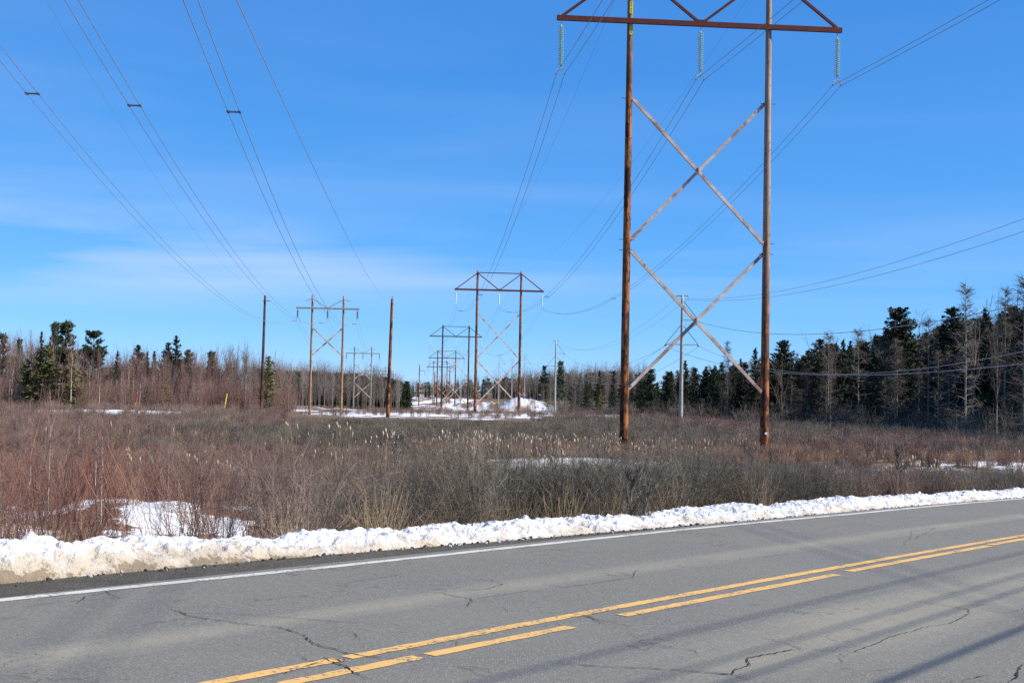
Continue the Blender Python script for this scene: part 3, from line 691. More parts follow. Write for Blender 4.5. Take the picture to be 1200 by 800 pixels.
TREES = {
    'spruce': [mk_spruce(12, 2.6, 'spruce', 260, 26, .25), mk_spruce(12, 2.1, 'spruce', 250, 26, .24, taper=.75), mk_spruce(12, 3.0, 'spruce', 260, 24, .26, taper=.65), mk_spruce(12, 1.8, 'spruce', 200, 24, .25, z0=2)],
    'broad': [mk_spruce(12, 3.1, 'spruce', 290, 24, .26, taper=.45, droop=.1), mk_spruce(12, 2.8, 'spruce', 280, 24, .26, taper=.5, droop=.0)],
    'pine': [mk_pine(), mk_pine(14, 2.8), mk_pine(14, 3.9)],
    'cedar': [mk_spruce(8, 1.5, 'cedar', 150, 13, .26, .2, .6, -.1), mk_spruce(8, 1.2, 'cedar', 140, 13, .26, .2, .7, -.2)],
    'young': [mk_spruce(6, 1.4, 'cedar', 90, 10, .26, .1, .9, .05), mk_spruce(6, 1.2, 'pine', 90, 10, .26, .1, .9, .05)],
    'rusty': [mk_spruce(9, 1.9, 'rusty', 110, 9, .30, .6, .9, .1)],
    'bare': [mk_bare_conifer(), mk_bare_conifer(12, 2.4, 110), mk_bare_conifer(12, 1.6, 130), mk_bare_conifer(12, 2.8, 140, 'grey_twig', .3)],
    'hard': [mk_hardwood(), mk_hardwood(11, 'grey_twig', 'grey_bark', .6), mk_hardwood(11, 'brown_twig', 'grey_bark', .45)],
    'birch': [mk_hardwood(9, 'purple_twig', 'birch', .28, .8, 14, .085, .35), mk_hardwood(9, 'purple_twig', 'birch', .35, .8, 14, .075, .4), mk_hardwood(9, 'purple_twig', 'birch', .3, .8, 12, .095, .3)],
    'sapling': [mk_hardwood(4.5, 'purple_twig', 'birch', .3, .35, 9, .022, .3), mk_hardwood(4.5, 'purple_twig', 'birch', .25, .35, 8, .02, .35)],
}
NAMES = {'spruce': ('spruce_tree', 'dark spruce'), 'broad': ('spruce_tree', 'broad dark evergreen'), 'pine': ('pine_tree', 'tall white pine with layered boughs'), 'cedar': ('cedar_tree', 'yellow green cedar'),
         'young': ('young_evergreen', 'small bushy young evergreen'), 'rusty': ('young_larch', 'rusty yellow small conifer'), 'bare': ('bare_conifer', 'grey bare conifer with fine leafless branches'),
         'hard': ('bare_tree', 'leafless grey brown tree'), 'birch': ('birch_tree', 'slim pale birch with purplish bare twigs'), 'sapling': ('birch_sapling', 'thin white birch sapling')}
def plant(kind, px, topy, Y, label, group=None, wf=1., v=None):
    P = at(px, topy, Y); g = float(G(P[0], P[1])); h = max(P[2]-g, 1.5)
    tm, cm, H = TREES[kind][rng.integers(len(TREES[kind])) if v is None else v]
    o = empty(NAMES[kind][0], (P[0], P[1], g), rng.uniform(0, 6.28)); k = h/H
    kw = np.clip(k, .55, 1.6)*wf if kind not in ('birch',) else k
    o.scale = (kw, kw, k)
    link(bpy.data.objects.new('trunk', tm), o); link(bpy.data.objects.new('crown', cm), o)
    tag(o, label, 'tree', group); return o
def zright(px): return np.interp(px, [640, 700, 750, 800, 860, 960, 1060, 1130, 1210, 1300], [420, 330, 240, 205, 178, 150, 130, 120, 108, 98])
# right hand woods: the trees one can point to
for (k, px, ty, dz, wf, v, lab) in [
    ('pine', 657, 427, 0, .8, 1, 'dark pine standing high just right of the pale monopole by the mound'),
    ('pine', 638, 431, 10, .8, 0, 'dark pine just left of the pale monopole, above the snowy mound'),
    ('spruce', 703, 434, 0, 1., 0, 'pointed spruce midway between the far monopole and the tall left pole'),
    ('spruce', 719, 434, 5, .9, 1, 'slender spruce top just left of the tall left pole'),
    ('rusty', 704, 455, -8, 1., 0, 'rusty yellow young conifer in front of the grey woods'),
    ('rusty', 670, 462, 0, .7, 0, 'small yellowish conifer at the wood edge near the monopole'),
    ('broad', 762, 433, 0, 1.3, 0, 'round crowned dark evergreen just right of the tall left pole'),
    ('spruce', 803, 422, 8, 1., 0, 'dark spruce directly behind the near monopole'),
    ('spruce', 846, 424, -6, 1.3, 0, 'dark full spruce under the lower cross brace'),
    ('bare', 853, 401, -10, .9, 2, 'dead bare spire rising beside the lower cross brace'),
    ('spruce', 868, 420, 4, .8, 3, 'narrow spruce top just right of the dead spire'),
    ('spruce', 885, 407, 0, .9, 1, 'pointed spruce just left of the tall right pole'),
    ('broad', 918, 400, 6, 1.1, 0, 'rounded spruce crown just right of the tall right pole'),
    ('spruce', 960, 397, -5, 1.25, 2, 'black green spruce with steep left flank, right of the tall pole'),
    ('bare', 971, 391, -12, 1., 0, 'bare grey conifer in front of the black green spruce'),
    ('spruce', 988, 397, 4, .8, 1, 'thin spruce top between the two bare conifers'),
    ('bare', 1006, 386, -8, 1.1, 3, 'wide bare grey conifer left of the big rounded spruce'),
    ('broad', 1055, 363, -2, 1.25, 0, 'big rounded spruce standing above the right hand woods'),
    ('bare', 1050, 405, -14, 1.3, 3, 'drooping grey tangle of branches below the big rounded spruce'),
    ('bare', 1089, 374, -8, 1.1, 3, 'bare conifer just left of the tall dead tree'),
    ('spruce', 1118, 360, -3, 1.35, 2, 'dense dark spruce leaning close to the tall dead tree'),
    ('bare', 1132, 334, -14, .95, 0, 'tallest dead tree, its bare spire above the right woods'),
    ('spruce', 1154, 360, 0, .8, 1, 'pointed spruce just right of the tall dead tree'),
    ('bare', 1178, 340, -4, 1., 2, 'tall half bare conifer near the right edge'),
    ('bare', 1200, 325, -14, 1.2, 3, 'big grey larch cut by the right edge of the picture'),
    ('hard', 1168, 372, -16, .8, 1, 'pale forked trunk left of the larch at the right edge')]:
    plant(k, px, ty, float(zright(px))+dz, lab, None, wf, v)
prof_r = lambda px: np.interp(px, [640, 660, 700, 735, 760, 800, 850, 900, 960, 1000, 1055, 1080, 1130, 1160, 1200, 1300], [440, 438, 440, 440, 440, 432, 428, 418, 408, 400, 385, 392, 372, 372, 352, 340])
zones = [(640, 735, 'between the mound and the tall left pole'), (735, 900, 'behind the pair of tall poles'), (900, 1050, 'right of the tall right pole'), (1050, 1330, 'in the high woods at the right edge')]
for (x0, x1, zn) in zones:
    n = int((x1-x0)/1.7)
    for j in range(n):
        px = rng.uniform(x0, x1); dd = rng.uniform(-2, 40)
        k = rng.choice(['spruce', 'broad', 'bare', 'hard', 'spruce'], p=[.40, .26, .18, .04, .12])
        if px < 735: k = rng.choice(['spruce', 'bare', 'hard', 'cedar'], p=[.2, .34, .40, .06])
        low = rng.random() < .28
        ty = float(prof_r(px)) + (rng.uniform(18, 50) if low else rng.uniform(-2, 13)*(1 if px > 735 else .7))
        row = 'lower' if low else 'tall'
        lab = f'{row} {NAMES[k][1]} {zn}'
        plant(k, px, min(ty, 468), float(zright(px))*1.01+dd+3, lab, lab, rng.uniform(.85, 1.25))
for j in range(26):
    px = rng.uniform(735, 1320); k = 'bare' if rng.random() < .7 else 'hard'
    ty = float(prof_r(px))+rng.uniform(8, 45)
    lab = f'{"leafless spire" if k == "bare" else "forked bare tree"} standing at the front edge of the right hand woods'
    plant(k, px, min(ty, 470), float(zright(px))-rng.uniform(6, 14), lab, lab, rng.uniform(1.0, 1.6))
for (k, px, ty, lab) in [('broad', 783, 436, 'dark evergreen filling the gap left of the near monopole'), ('spruce', 815, 431, 'dark spruce just right of the near monopole'), ('broad', 828, 436, 'round evergreen between the near monopole and the dead spire'), ('spruce', 838, 428, 'spruce top left of the full spruce under the lower brace'), ('spruce', 730, 440, 'spruce peeking out behind the tall left pole')]:
    plant(k, px, ty, float(zright(px))+6, lab, None, 1.2)
# left hand woods
for (k, px, ty, Y, wf, v, lab) in [
    ('pine', 4, 396, 225, .8, 0, 'ragged pine top at the left edge of the picture'), ('pine', 23, 402, 225, .6, 1, 'flat topped small pine near the left edge'),
    ('spruce', 49, 388, 220, .75, 3, 'slender spire of a spruce left of the twin pines'), ('pine', 65, 384, 222, .75, 1, 'left one of the twin white pines'),
    ('pine', 77, 383, 218, 1.1, 0, 'right one of the twin white pines, with long layered boughs'), ('pine', 110, 391, 215, 1.1, 2, 'fan shaped pine right of the twin pines'),
    ('spruce', 138, 411, 240, .8, 0, 'low evergreen top between the fan shaped pine and the bushy spruce'), ('spruce', 162, 404, 232, 1.1, 2, 'bushy dark spruce left of the tallest left spruce group'),
    ('spruce', 173, 411, 236, .8, 1, 'first small spruce top right of the bushy spruce'), ('spruce', 181, 411, 238, .8, 0, 'second small spruce top right of the bushy spruce'),
    ('spruce', 197, 401, 228, 1., 2, 'spruce leaning on the left side of the tallest left spruce'), ('spruce', 207, 393, 226, 1.2, 0, 'tallest dark spruce of the left woods'),
    ('broad', 221, 410, 230, 1.1, 1, 'rounded evergreen on the right side of the tallest left spruce'), ('pine', 248, 416, 235, 1., 1, 'low bushy pine right of the left spruce group'),
    ('cedar', 32, 420, 198, 1.7, 0, 'yellow green cedar nearest the left edge'), ('cedar', 45, 408, 198, 1.7, 1, 'yellow green cedar under the slender spire'), ('cedar', 55, 404, 198, 1.8, 0, 'tallest yellow green cedar under the twin pines'),
    ('cedar', 66, 425, 197, 1.7, 1, 'yellow green cedar behind pale birch stems'), ('cedar', 84, 414, 198, 1.8, 0, 'broad green cedar behind the forked birch'),
    ('young', 100, 444, 200, 1.2, 0, 'bushy young evergreen right of the forked birch'), ('young', 135, 441, 205, .9, 1, 'round young evergreen high among birches'),
    ('young', 154, 446, 202, 1.2, 0, 'dark young evergreen left of the striped guy marker'), ('young', 173, 452, 200, 1.2, 1, 'young evergreen just right of the striped guy marker'),
    ('young', 195, 441, 200, 1., 0, 'pointed young evergreen above the snow patch'), ('young', 222, 451, 202, 1., 1, 'small leaning evergreen above the right end of the snow patch'),
    ('cedar', 315, 417, 200, 1.4, 0, 'tall cedar just right of the dark lone pole'), ('young', 333, 448, 210, 1.2, 0, 'small cedar between the lone pole and the first H-frame'),
    ('cedar', 343, 440, 240, 1.2, 1, 'narrow dark cedar left of the first small H-frame')]:
    plant(k, px, ty, Y, lab, None, wf, v)
prof_l = lambda px: np.interp(px, [-120, 0, 50, 100, 150, 200, 250, 280, 300, 330, 360], [400, 408, 410, 418, 422, 424, 424, 418, 420, 430, 445])
for j in range(290):
    px = rng.uniform(-110, 345); Y = rng.uniform(203, 250); ty = float(prof_l(px))+1+abs(rng.normal(0, 9))
    if px > 270: k = 'hard' if rng.random() < .6 else 'birch'
    else: k = 'birch' if rng.random() < .85 else 'hard'
    zn = 'at the left edge' if px < 100 else ('in the grove behind the snow patch' if px < 210 else ('in the grove left of the lone dark pole' if px < 308 else 'between the lone pole and the H-frame'))
    lab = f'{NAMES[k][1]} {zn}'
    plant(k, px, ty, Y, lab, lab, 1.)
plant('birch', 85, 408, 196, 'forked white birch bright against the green cedars', None, 1.5, 2)
plant('birch', 40, 412, 198, 'curving white birch stem in front of the left cedars', None, 1.4, 1)
plant('birch', 118, 430, 197, 'leaning white birch right of the fan shaped pine', None, 1.4, 0)
plant('birch', 165, 428, 197, 'pale birch rising over the striped guy marker', None, 1.4, 1)
for (px, ty, Y, lab) in [(38, 478, 27, 'thin white sapling nearest the left edge among red stems'), (60, 486, 25, 'leaning white sapling second from the left edge'), (114, 505, 26, 'crooked pale sapling beside the snow hump'), (122, 500, 24, 'bright yellowish sapling curving up right of the snow hump'), (94, 466, 60, 'straight grey stem standing before the left snow patch')]:
    plant('sapling', px, ty, Y, lab)
for (px, ty, Y, v, lab) in [(740, 556, 19.5, 1, 'dark branchy young tree close behind the snow bank, below the tall left pole'), (757, 562, 20, 1, 'second dark young tree behind the bank, just right of the first'),
                       (465, 505, 30, 1, 'thin grey young tree standing out of the thicket left of centre'), (1052, 525, 33, 0, 'lone pale dead stem beside the right hand cattails')]:
    P = at(px, ty, Y); g = float(G(P[0], P[1])); tm, cm, H = mk_hardwood(P[2]-g, 'grey_twig', 'grey_bark', .75, .55, 13, .02, .2)
    o = empty('young_tree', (P[0], P[1], g)); tag(o, lab, 'young tree'); link(bpy.data.objects.new('trunk', tm), o); link(bpy.data.objects.new('crown', cm), o)
# birch brush under the grove, one mass
tw = proto_coll('birch_brush', [shrub(4.2, 2.6, 20, 6, 2, 1.7, .16, mat='purple_twig') for _ in range(4)])
n = 800; px = rng.uniform(-130, 345, n); Y = rng.uniform(196, 240, n); x = (px-600)/1500*Y
scatter('birch_undergrowth', tw, *place(x, Y, rng.uniform(.5, 1.3, n)), 'purplish haze of birch brush under the left hand grove', 'brush')
tw2 = proto_coll('wood_edge_brush', [shrub(3., 2.6, 18, 6, 2, 2.2, .4) for _ in range(4)])
n = 620; px = rng.uniform(640, 1300, n); Y = zright(px)-rng.uniform(-12, 14, n); x = (px-600)/1500*Y
scatter('wood_edge_brush', tw2, *place(x, Y, rng.uniform(.45, 1.05, n)), 'grey brush along the foot of the right hand woods', 'brush')
# woods closing the view far behind, too many trees to count
farm = []
for kk_ in ('spruce', 'spruce', 'pine', 'hard', 'hard', 'hard'):
    tm, cm, H = TREES[kk_][len(farm) % len(TREES[kk_])]
    j = bpy.data.meshes.new('far_tree'); bmx = MB()
    for me in (tm, cm):
        v_ = np.empty(len(me.vertices)*3, np.float32); me.vertices.foreach_get('co', v_); v_ = v_.reshape(-1, 3)/H
        fs = [p.vertices[:] for p in me.polygons]
        bmx.add(v_, [f for f in fs if len(f) == 4], [f for f in fs if len(f) == 3])
    m2 = bmx.mesh('far_tree', cm.materials[0]); farm.append(bpy.data.objects.new('far_tree', m2))
dark = proto_coll('far_conifers', farm[:3]); barec = proto_coll('far_bare', farm[3:])
prof_f = lambda px: np.interp(px, [-200, 300, 330, 365, 400, 440, 470, 500, 540, 600, 660, 700, 1400], [430, 432, 436, 436, 438, 440, 447, 448, 446, 441, 437, 436, 430])
def farwood(name, coll, n, label, y0, y1, off, p0=-200, p1=760):
    px = rng.uniform(p0, p1, n); Y = rng.uniform(y0, y1, n)
    top = prof_f(px) + np.abs(rng.normal(0, off, n))
    d0 = 462+(px-600)*.0192; x = (px-600)/1500*Y - .0192*0
    g = G(x, Y); zt = EYE + (d0-top)*Y/1500; h = np.clip(zt-g, 4, 30)
    scatter(name, coll, np.stack([x, Y, g], -1), rng.uniform(0, 6.28, n), np.stack([h, h, h], -1), label, 'woods', .01)
farwood('distant_evergreens', dark, 600, 'dark evergreen ridge closing the view behind the pylon row', 860, 1100, 4)
farwood('distant_bare_woods', barec, 1700, 'grey brown leafless woods closing the view behind the pylon row', 800, 1050, 7)
farwood('left_distant_woods', dark, 380, 'evergreens behind the first small H-frame', 380, 470, 5, 330, 480)
farwood('left_distant_bare_woods', barec, 300, 'brown leafless trees behind the first small H-frame', 340, 440, 12, 315, 470)

# ------------------------------------------------------------------ pylons
def ptube(a, b, r0, r1, k=14, n=14, wob=0.):
    t_ = np.linspace(0, 1, n)[:, None]; P = np.array(a)+(np.array(b)-np.array(a))*t_
    return P[None], np.linspace(r0, r1, n)[None]
def insulator(parent, loc, L, r, nd, mat, yw, detail=True):
    "string of discs hanging from loc, its yoke plate below"
    b = MB(); m = []
    if detail:
        for i in range(nd):
            z = -.22*L*.5 - (L*.82)*(i+.5)/nd; p = (L*.82)/nd
            zz = np.array([.5*p, .2*p, .10*p, -.04*p, -.09*p, -.4*p]); rr = np.array([.26, .34, .6, 1.05, .36, .26])*r
            b.tubes(np.stack([0*zz, 0*zz, z+zz], -1)[None], rr[None], 12)
        o = b.build('insulator_string', MT[mat], parent, True)
        c = MB().tubes(np.array([[[0, 0, 0], [0, 0, -L*.5], [0, 0, -L]]]), np.full((1, 3), r*.17), 6).build('core_rod', MT['steel_grey'], o)
    else:
        o = b.tubes(np.array([[[0, 0, 0], [0, 0, -L*.16], [0, 0, -L*.18], [0, 0, -L*.9], [0, 0, -L*.92], [0, 0, -L]]]), np.array([[r*.25, r*.25, r, r, r*.25, r*.25]]), 6).build('insulator_string', MT[mat], parent)
    o.location = loc
    y_ = MB(); y_.bar((-yw/2, 0, -L-.08), (0, 0, -L+.02), .05, .07, (0, 1, 0)); y_.bar((yw/2, 0, -L-.08), (0, 0, -L+.02), .05, .07, (0, 1, 0))
    for sx in (-1, 1): y_.bar((sx*yw/2, 0, -L-.08), (sx*yw/2, 0, -L-.26), .05); y_.bar((sx*yw/2, -.12, -L-.27), (sx*yw/2, .12, -L-.27), .06)
    y_.build('yoke', MT['steel_grey'], o)
    return o
LD = math.radians(5.0)     # the line runs 5 degrees left of the view axis
ATT = {}
def hframe(key, pxm, beam_y, Y, sep, arm, above, pole_r, label, group, mats, double=True, base_z=None, ins=None, nplates=False, detail=True, slope=0., armw=.28, wrm='steel_red', vdrop=None):
    """two wooden poles, cross arm with V braces, crossed timbers; placed by its middle"""
    P = at(pxm, beam_y, Y); g = float(G(P[0], P[1])) if base_z is None else base_z
    Hb = P[2]-g; Ht = Hb+above; o = empty('h_frame_pylon', (P[0], P[1], g), LD); tag(o, label, 'pylon', group)
    for i, sx in enumerate((-1, 1)):
        pr = MB(); a, r = ptube((sx*sep/2, 0, -.6), (sx*sep/2, 0, Ht), pole_r[0], pole_r[1]); pr.tubes(a, r, 16 if detail else 8, True)
        po = pr.build('pole', MT[mats[i]], o, True)
        if detail:
            for zz in (Hb-4.3, Hb-12.2, Hb-12.8, Hb-20.3):
                MB().tubes(np.array([[[sx*sep/2-.42, 0, zz], [sx*sep/2+.42, 0, zz]]]), np.full((1, 2), .018), 6, True).build('bolt', MT['steel_dark'], po)
    yo = -pole_r[1]-.10
    MB().bar((-arm, yo, Hb), (arm, yo, Hb), armw*.7, armw).build('cross_arm', MT[wrm], o)
    bb = lambda a, b_, w, m, nm: MB().bar(a, b_, w, w*.9).build(nm, MT[m], o)
    if double:
        bb((-sep/2, yo, Hb+above*.88), (sep/2, yo, Hb+above*.88), armw*.55, wrm, 'top_strut')
        for sx in (-1, 1):
            bb((sx*sep/2, yo-.02, Hb+above*.86), (sx*.15, yo-.02, Hb+.12), armw*.55, wrm, 'arm_brace')
            bb((sx*sep/2, yo-.02, Hb+above*.86), (sx*(arm-.3), yo-.02, Hb+.12), armw*.55, wrm, 'arm_brace')
        MB().bar((-.35, yo-.01, Hb+.1), (.35, yo-.01, Hb+.1), armw*.6, armw*.9).build('gusset', MT[wrm], o)
        xs = [(Hb-4.35, Hb-12.2), (Hb-12.85, Hb-20.5)]
    else:
        for sx in (-1, 1): bb((sx*sep/2, yo-.02, Hb+above*.72), (0, yo-.02, Hb+.05), armw*.5, 'pole_grey', 'arm_brace')
        for sx in (-1, 1): bb((sx*sep/2, yo-.02, Hb+above*.72), (sx*(sep/2+1.0), yo-.02, Hb+above*.55), armw*.3, 'steel_dark', 'shield_bracket')
        h = sep*.86; xs = [(Hb-above*.95-1.1, Hb-above*.95-1.1-h)]
        if double is None: xs.append((xs[0][1]-1.0, xs[0][1]-1.0-h))
    w = .17 if detail else .2
    for (zt, zl) in xs:
        q = sep/2-pole_r[0]*.9
        for j, (sx) in enumerate((-1, 1)):
            yy = (.1 if j else -.1); br = MB().bar((sx*q, yy, zt), (-sx*q, yy, zl), w, w*.9, (0, 1, 0)).build('cross_brace', MT['brace'], o)
            if detail:
                d = norm(np.array([-2*sx*q, 0, zl-zt]))
                for e, sg in ((np.array([sx*q, yy, zt]), 1), (np.array([-sx*q, yy, zl]), -1)):
                    MB().bar(e-d*sg*.12, e+d*sg*.55, .19, .045, (0, 1, 0)).build('steel_shoe', MT['steel_grey'], br)
        if detail: MB().bar((0, -.21, (zt+zl)/2-.22), (0, -.21, (zt+zl)/2+.22), .14, .06).build('clamp_plate', MT['steel_grey'], o)
    L, r, nd, mt, yw = ins
    for i, sx in enumerate((-1, 0, 1)):
        insulator(o, (sx*(arm-.25), yo, Hb-armw/2), L, r, nd, mt, yw, detail)
        loc = np.array([sx*(arm-.25), yo, Hb-armw/2-L-.28]); c, s_ = math.cos(LD), math.sin(LD)
        ATT[key, i] = np.array([P[0]+c*loc[0]-s_*loc[1], P[1]+s_*loc[0]+c*loc[1], g+loc[2]])
    for i, sx in enumerate((-1, 1)): ATT[key, 's%d' % i] = np.array([P[0]+math.cos(LD)*sx*sep/2, P[1]+math.sin(LD)*sx*sep/2, g+Ht-.05])
    if nplates:
        for (za, zb) in ((1.1, .45), (-.15, -.75)):
            pl = MB().bar((-sep/2+.03, -pole_r[1]-.035, Hb+za), (-sep/2+.03, -pole_r[1]-.035, Hb+zb), .17, .012, (0, 1, 0)).build('number_plate', MT['yellow'], o)
            dg = MB(); n_ = 4
            for q in range(n_):
                zc = Hb+za+(zb-za)*(q+.5)/n_; x0 = -sep/2+.03; y0 = -pole_r[1]-.046
                for (xa, z1, xb, z2) in [((-.04, .045, .04, .045)), ((.04, .045, -.02, -.045)), ((-.04, -.045, .04, -.045))][:(2 if q % 2 else 3)]:
                    dg.bar((x0+xa, y0, zc+z1), (x0+xb, y0, zc+z2), .016, .008, (0, 1, 0))
            dg.build('plate_digits', MT['ink'], pl)
        MB().bar((sep/2+.03, -pole_r[0]-.01, 1.0), (sep/2+.03, -pole_r[0]-.01, 1.12), .14, .02, (0, 1, 0)).build('pole_tag', MT['white'], o)
    return o
GL = (2.72, .155, 18, 'glass', .46)
hframe('s1', 820, 30, 71.2, 7.93, 8.12, 3.6, (.25, .155), 'tall nearest wooden H-frame pylon with red steel arm towering over the brush', 'main row of H-frame pylons', ('pole_red', 'pole_mix'), True, -1.25, GL, True, True)
hframe('s2', 585, 340.3, 231, 7.93, 8.08, 3.55, (.27, .19), 'second wooden H-frame pylon of the main row, with red steel arm and two crossed braces', 'main row of H-frame pylons', ('pole_red', 'pole_red'), True, None, (2.7, .12, 14, 'glass', .46), detail=False, armw=.32)
hframe('s3', 534.3, 394.3, 385, 7.93, 7.9, 3.4, (.27, .2), 'third H-frame pylon of the main row, with dark poles behind the second one', 'main row of H-frame pylons', ('pole_dark', 'pole_dark'), True, None, (2.5, .1, 12, 'glass', .46), detail=False, armw=.34, wrm='steel_dark')
hframe('s4', 523.5, 419.5, 560, 7.93, 7.9, 3.5, (.3, .22), 'fourth H-frame pylon of the main row, reddish poles left of the third', 'main row of H-frame pylons', ('pole_red', 'pole_red'), True, None, (2.5, .1, 12, 'porcelain', .46), detail=False, armw=.36, wrm='steel_dark')
hframe('s5', 516, 430, 740, 7.93, 7.9, 3.5, (.3, .24), 'fifth and farthest H-frame pylon of the main row, pale poles', 'main row of H-frame pylons', ('pole_grey', 'pole_red'), True, None, (2.4, .1, 12, 'porcelain', .46), detail=False, armw=.38, wrm='steel_dark')
AI = (1.35, .14, 10, 'porcelain', .46)
hframe('a1', 384.3, 361.6, 190, 4.6, 4.65, 1.95, (.2, .14), 'near H-frame of the smaller line with tan wooden poles and straight grey arm', 'smaller line of H-frames', ('pole_tan', 'pole_tan'), False, None, AI, detail=False, armw=.24, wrm='pole_grey')
hframe('a2', 425.5, 414, 345, 4.6, 4.65, 1.95, (.2, .16), 'second H-frame of the smaller line with grey poles and two crossed braces', 'smaller line of H-frames', ('pole_grey', 'pole_grey'), None, None, AI, detail=False, armw=.24, wrm='pole_grey')
hframe('a3', 444.7, 434.3, 510, 4.6, 4.65, 1.95, (.22, .18), 'third H-frame of the smaller line, grey, just left of the dark lone pole', 'smaller line of H-frames', ('pole_grey', 'pole_grey'), None, None, AI, detail=False, armw=.24, wrm='pole_grey')
hframe('a4', 454, 438, 660, 4.6, 4.65, 1.95, (.25, .2), 'farthest small H-frame half hidden behind the lone pole', 'smaller line of H-frames', ('pole_grey', 'pole_grey'), None, None, AI, detail=False, armw=.26, wrm='pole_grey')

def lone_pole(px, topy, Y, r, mat, label, extra=None, lean=0.):
    P = at(px, topy, Y); g = float(G(P[0], P[1])); o = empty('wooden_pole', (P[0], P[1], g)); tag(o, label, 'pole')
    H = P[2]-g; a, rr = ptube((-lean*H, 0, -.4), (0, 0, H), r, r*.7); MB().tubes(a, rr, 10, True).build('pole', MT[mat], o, True)
    if extra == 'bracket': MB().bar((-.3, -.2, H-.75), (.75, -.2, H-.75), .08).build('bracket', MT['steel_dark'], o)
    if extra == 'arm':
        MB().bar((-.2, -.3, H-2.8), (3.1, -.3, H-2.8), .26).build('cross_arm', MT['pole_grey'], o); insulator(o, (2.8, -.3, H-2.9), 2.2, .12, 8, 'porcelain', .4, False)
    if extra == 'cap': MB().tubes(np.array([[[0, 0, H], [0, 0, H+.12], [0, 0, H+.45]]]), np.array([[.16, .1, .03]]), 6, True).build('cap_bracket', MT['steel_dark'], o)
    ATT[label] = P; return o
lone_pole(310.7, 346, 170, .21, 'pole_dark', 'lone dark wooden pole at the left, taller than the trees', 'bracket', .008)
lone_pole(459.6, 351, 170, .26, 'pole_red', 'lone brown wooden pole right of the small H-frames', 'cap', .016)
lone_pole(491.7, 427.5, 640, .32, 'pole_red', 'far reddish pole with one arm, left of the pylon row', 'arm')
lone_pole(509.6, 435, 700, .32, 'pole_red', 'short far reddish pole between the pylon row posts', 'arm')
lone_pole(527.3, 428.5, 660, .32, 'pole_red', 'far reddish pole seen between the third pylon posts', None)
lone_pole(461, 434, 720, .25, 'pole_grey', 'far grey pole just right of the lone brown pole', 'arm')
lone_pole(465.5, 441, 760, .3, 'pole_tan', 'short far tan pole beside the far grey pole', None)
lone_pole(447, 440, 690, .25, 'pole_tan', 'short far tan pole behind the small H-frames', None)
lone_pole(540, 452, 620, .25, 'pole_grey', 'short pale far pole right of the third pylon', None)

# ------------------------------------------------------------------ pale monopoles of the right hand line
def monopole(key, px, topy, Y, label, sc=1., arms=True):
    P = at(px, topy, Y); g = float(G(P[0], P[1])); H = P[2]-g; o = empty('monopole', (P[0], P[1], g)); tag(o, label, 'monopole', 'pale monopoles of the right hand line')
    a, r = ptube((0, 0, -.4), (0, 0, H), .30*sc, .16*sc); MB().tubes(a, r, 12, True).build('pole', MT['concrete_pole'], o, True)
    MB().bar((-.8, 0, H-.08), (.8, 0, H-.08), .10, .16).build('top_bar', MT['steel_grey'], o)
    for sx in (-1, 1): MB().bar((sx*.78, 0, H-.1), (sx*.78, 0, H-.42), .05).build('hanger', MT['steel_grey'], o)
    if arms:
        for (sx, zz) in ((1, 3.3), (-1, 6.55), (1, 6.55)):
            ar = MB().bar((sx*.15, 0, H-zz), (sx*2.1, 0, H-zz), .11).build('side_arm', MT['steel_grey'], o)
            MB().bar((sx*.15, 0, H-zz+2.55), (sx*2.15, 0, H-zz+.08), .07).build('arm_stay', MT['steel_dark'], ar)
            MB().tubes(np.array([[[sx*2.0, 0, H-zz], [sx*2.3, 0, H-zz-.18]]]), np.array([[.09, .09]]), 7, True).build('insulator', MT['steel_dark'], ar)
            ATT[key, 'c%d%d' % (sx, int(zz))] = P+[sx*2.3, 0, -zz-.2]
        for sx in (-1, 1): ATT[key, 't%d' % sx] = P+[sx*.78, 0, -.42]
monopole('r1', 799.7, 346, 170, 'pale monopole behind the crossed braces of the tall H-frame')
monopole('r2', 651.5, 399, 330, 'pale monopole right of the second pylon, against the woods', 1.1)
monopole('r3', 615.4, 416, 500, 'thin pale monopole above the snowy mound', .7)
monopole('r4', 585.2, 416, 500, 'thin pale monopole inside the second pylon, left one', .7)
monopole('r5', 600.3, 421, 560, 'thin pale monopole inside the second pylon, right one', .7)

# ------------------------------------------------------------------ conductors
def span(a, b, sag, n=60):
    t_ = np.linspace(0, 1, n)[:, None]; P = a+(b-a)*t_; P[:, 2] -= 4*sag*(t_*(1-t_))[:, 0]; return P
def far_end(a, t_, b_, c_, L, n=200):
    s = np.linspace(0, L, n); return np.stack([a[0]+t_*s, a[1]-s, a[2]+b_*s+c_*s*s], -1)
def wire_obj(name, path, r, label, mat='wire', bundle=0, spacers=(), group=None, cat='power line'):
    if bundle:
        o = empty(name, path[0]); tag(o, label, cat, group); base = path[0]
        off = np.array([math.cos(LD), math.sin(LD), 0])*bundle/2
        for sg in (-1, 1): MB().tubes((path+off*sg-base)[None], np.full((1, len(path)), r), 4).build('conductor', MT[mat], o, True)
        for p in spacers:
            i = int(np.argmin(np.abs(proj_y(path)-p))); q = path[i]-base
            b = MB().bar(q-off, q+off, .06)
            for sg in (-1, 1): b.bar(q+off*sg-[0, .12, 0], q+off*sg+[0, .12, 0], .075)
            b.build('spacer', MT['steel_dark'], o)
    else:
        o = MB().tubes(path[None], np.full((1, len(path)), r), 4).build(name, MT[mat], None, True); tag(o, label, cat, group)
    return o
def proj_y(path): return path[:, 1]
pos = ('left', 'middle', 'right')
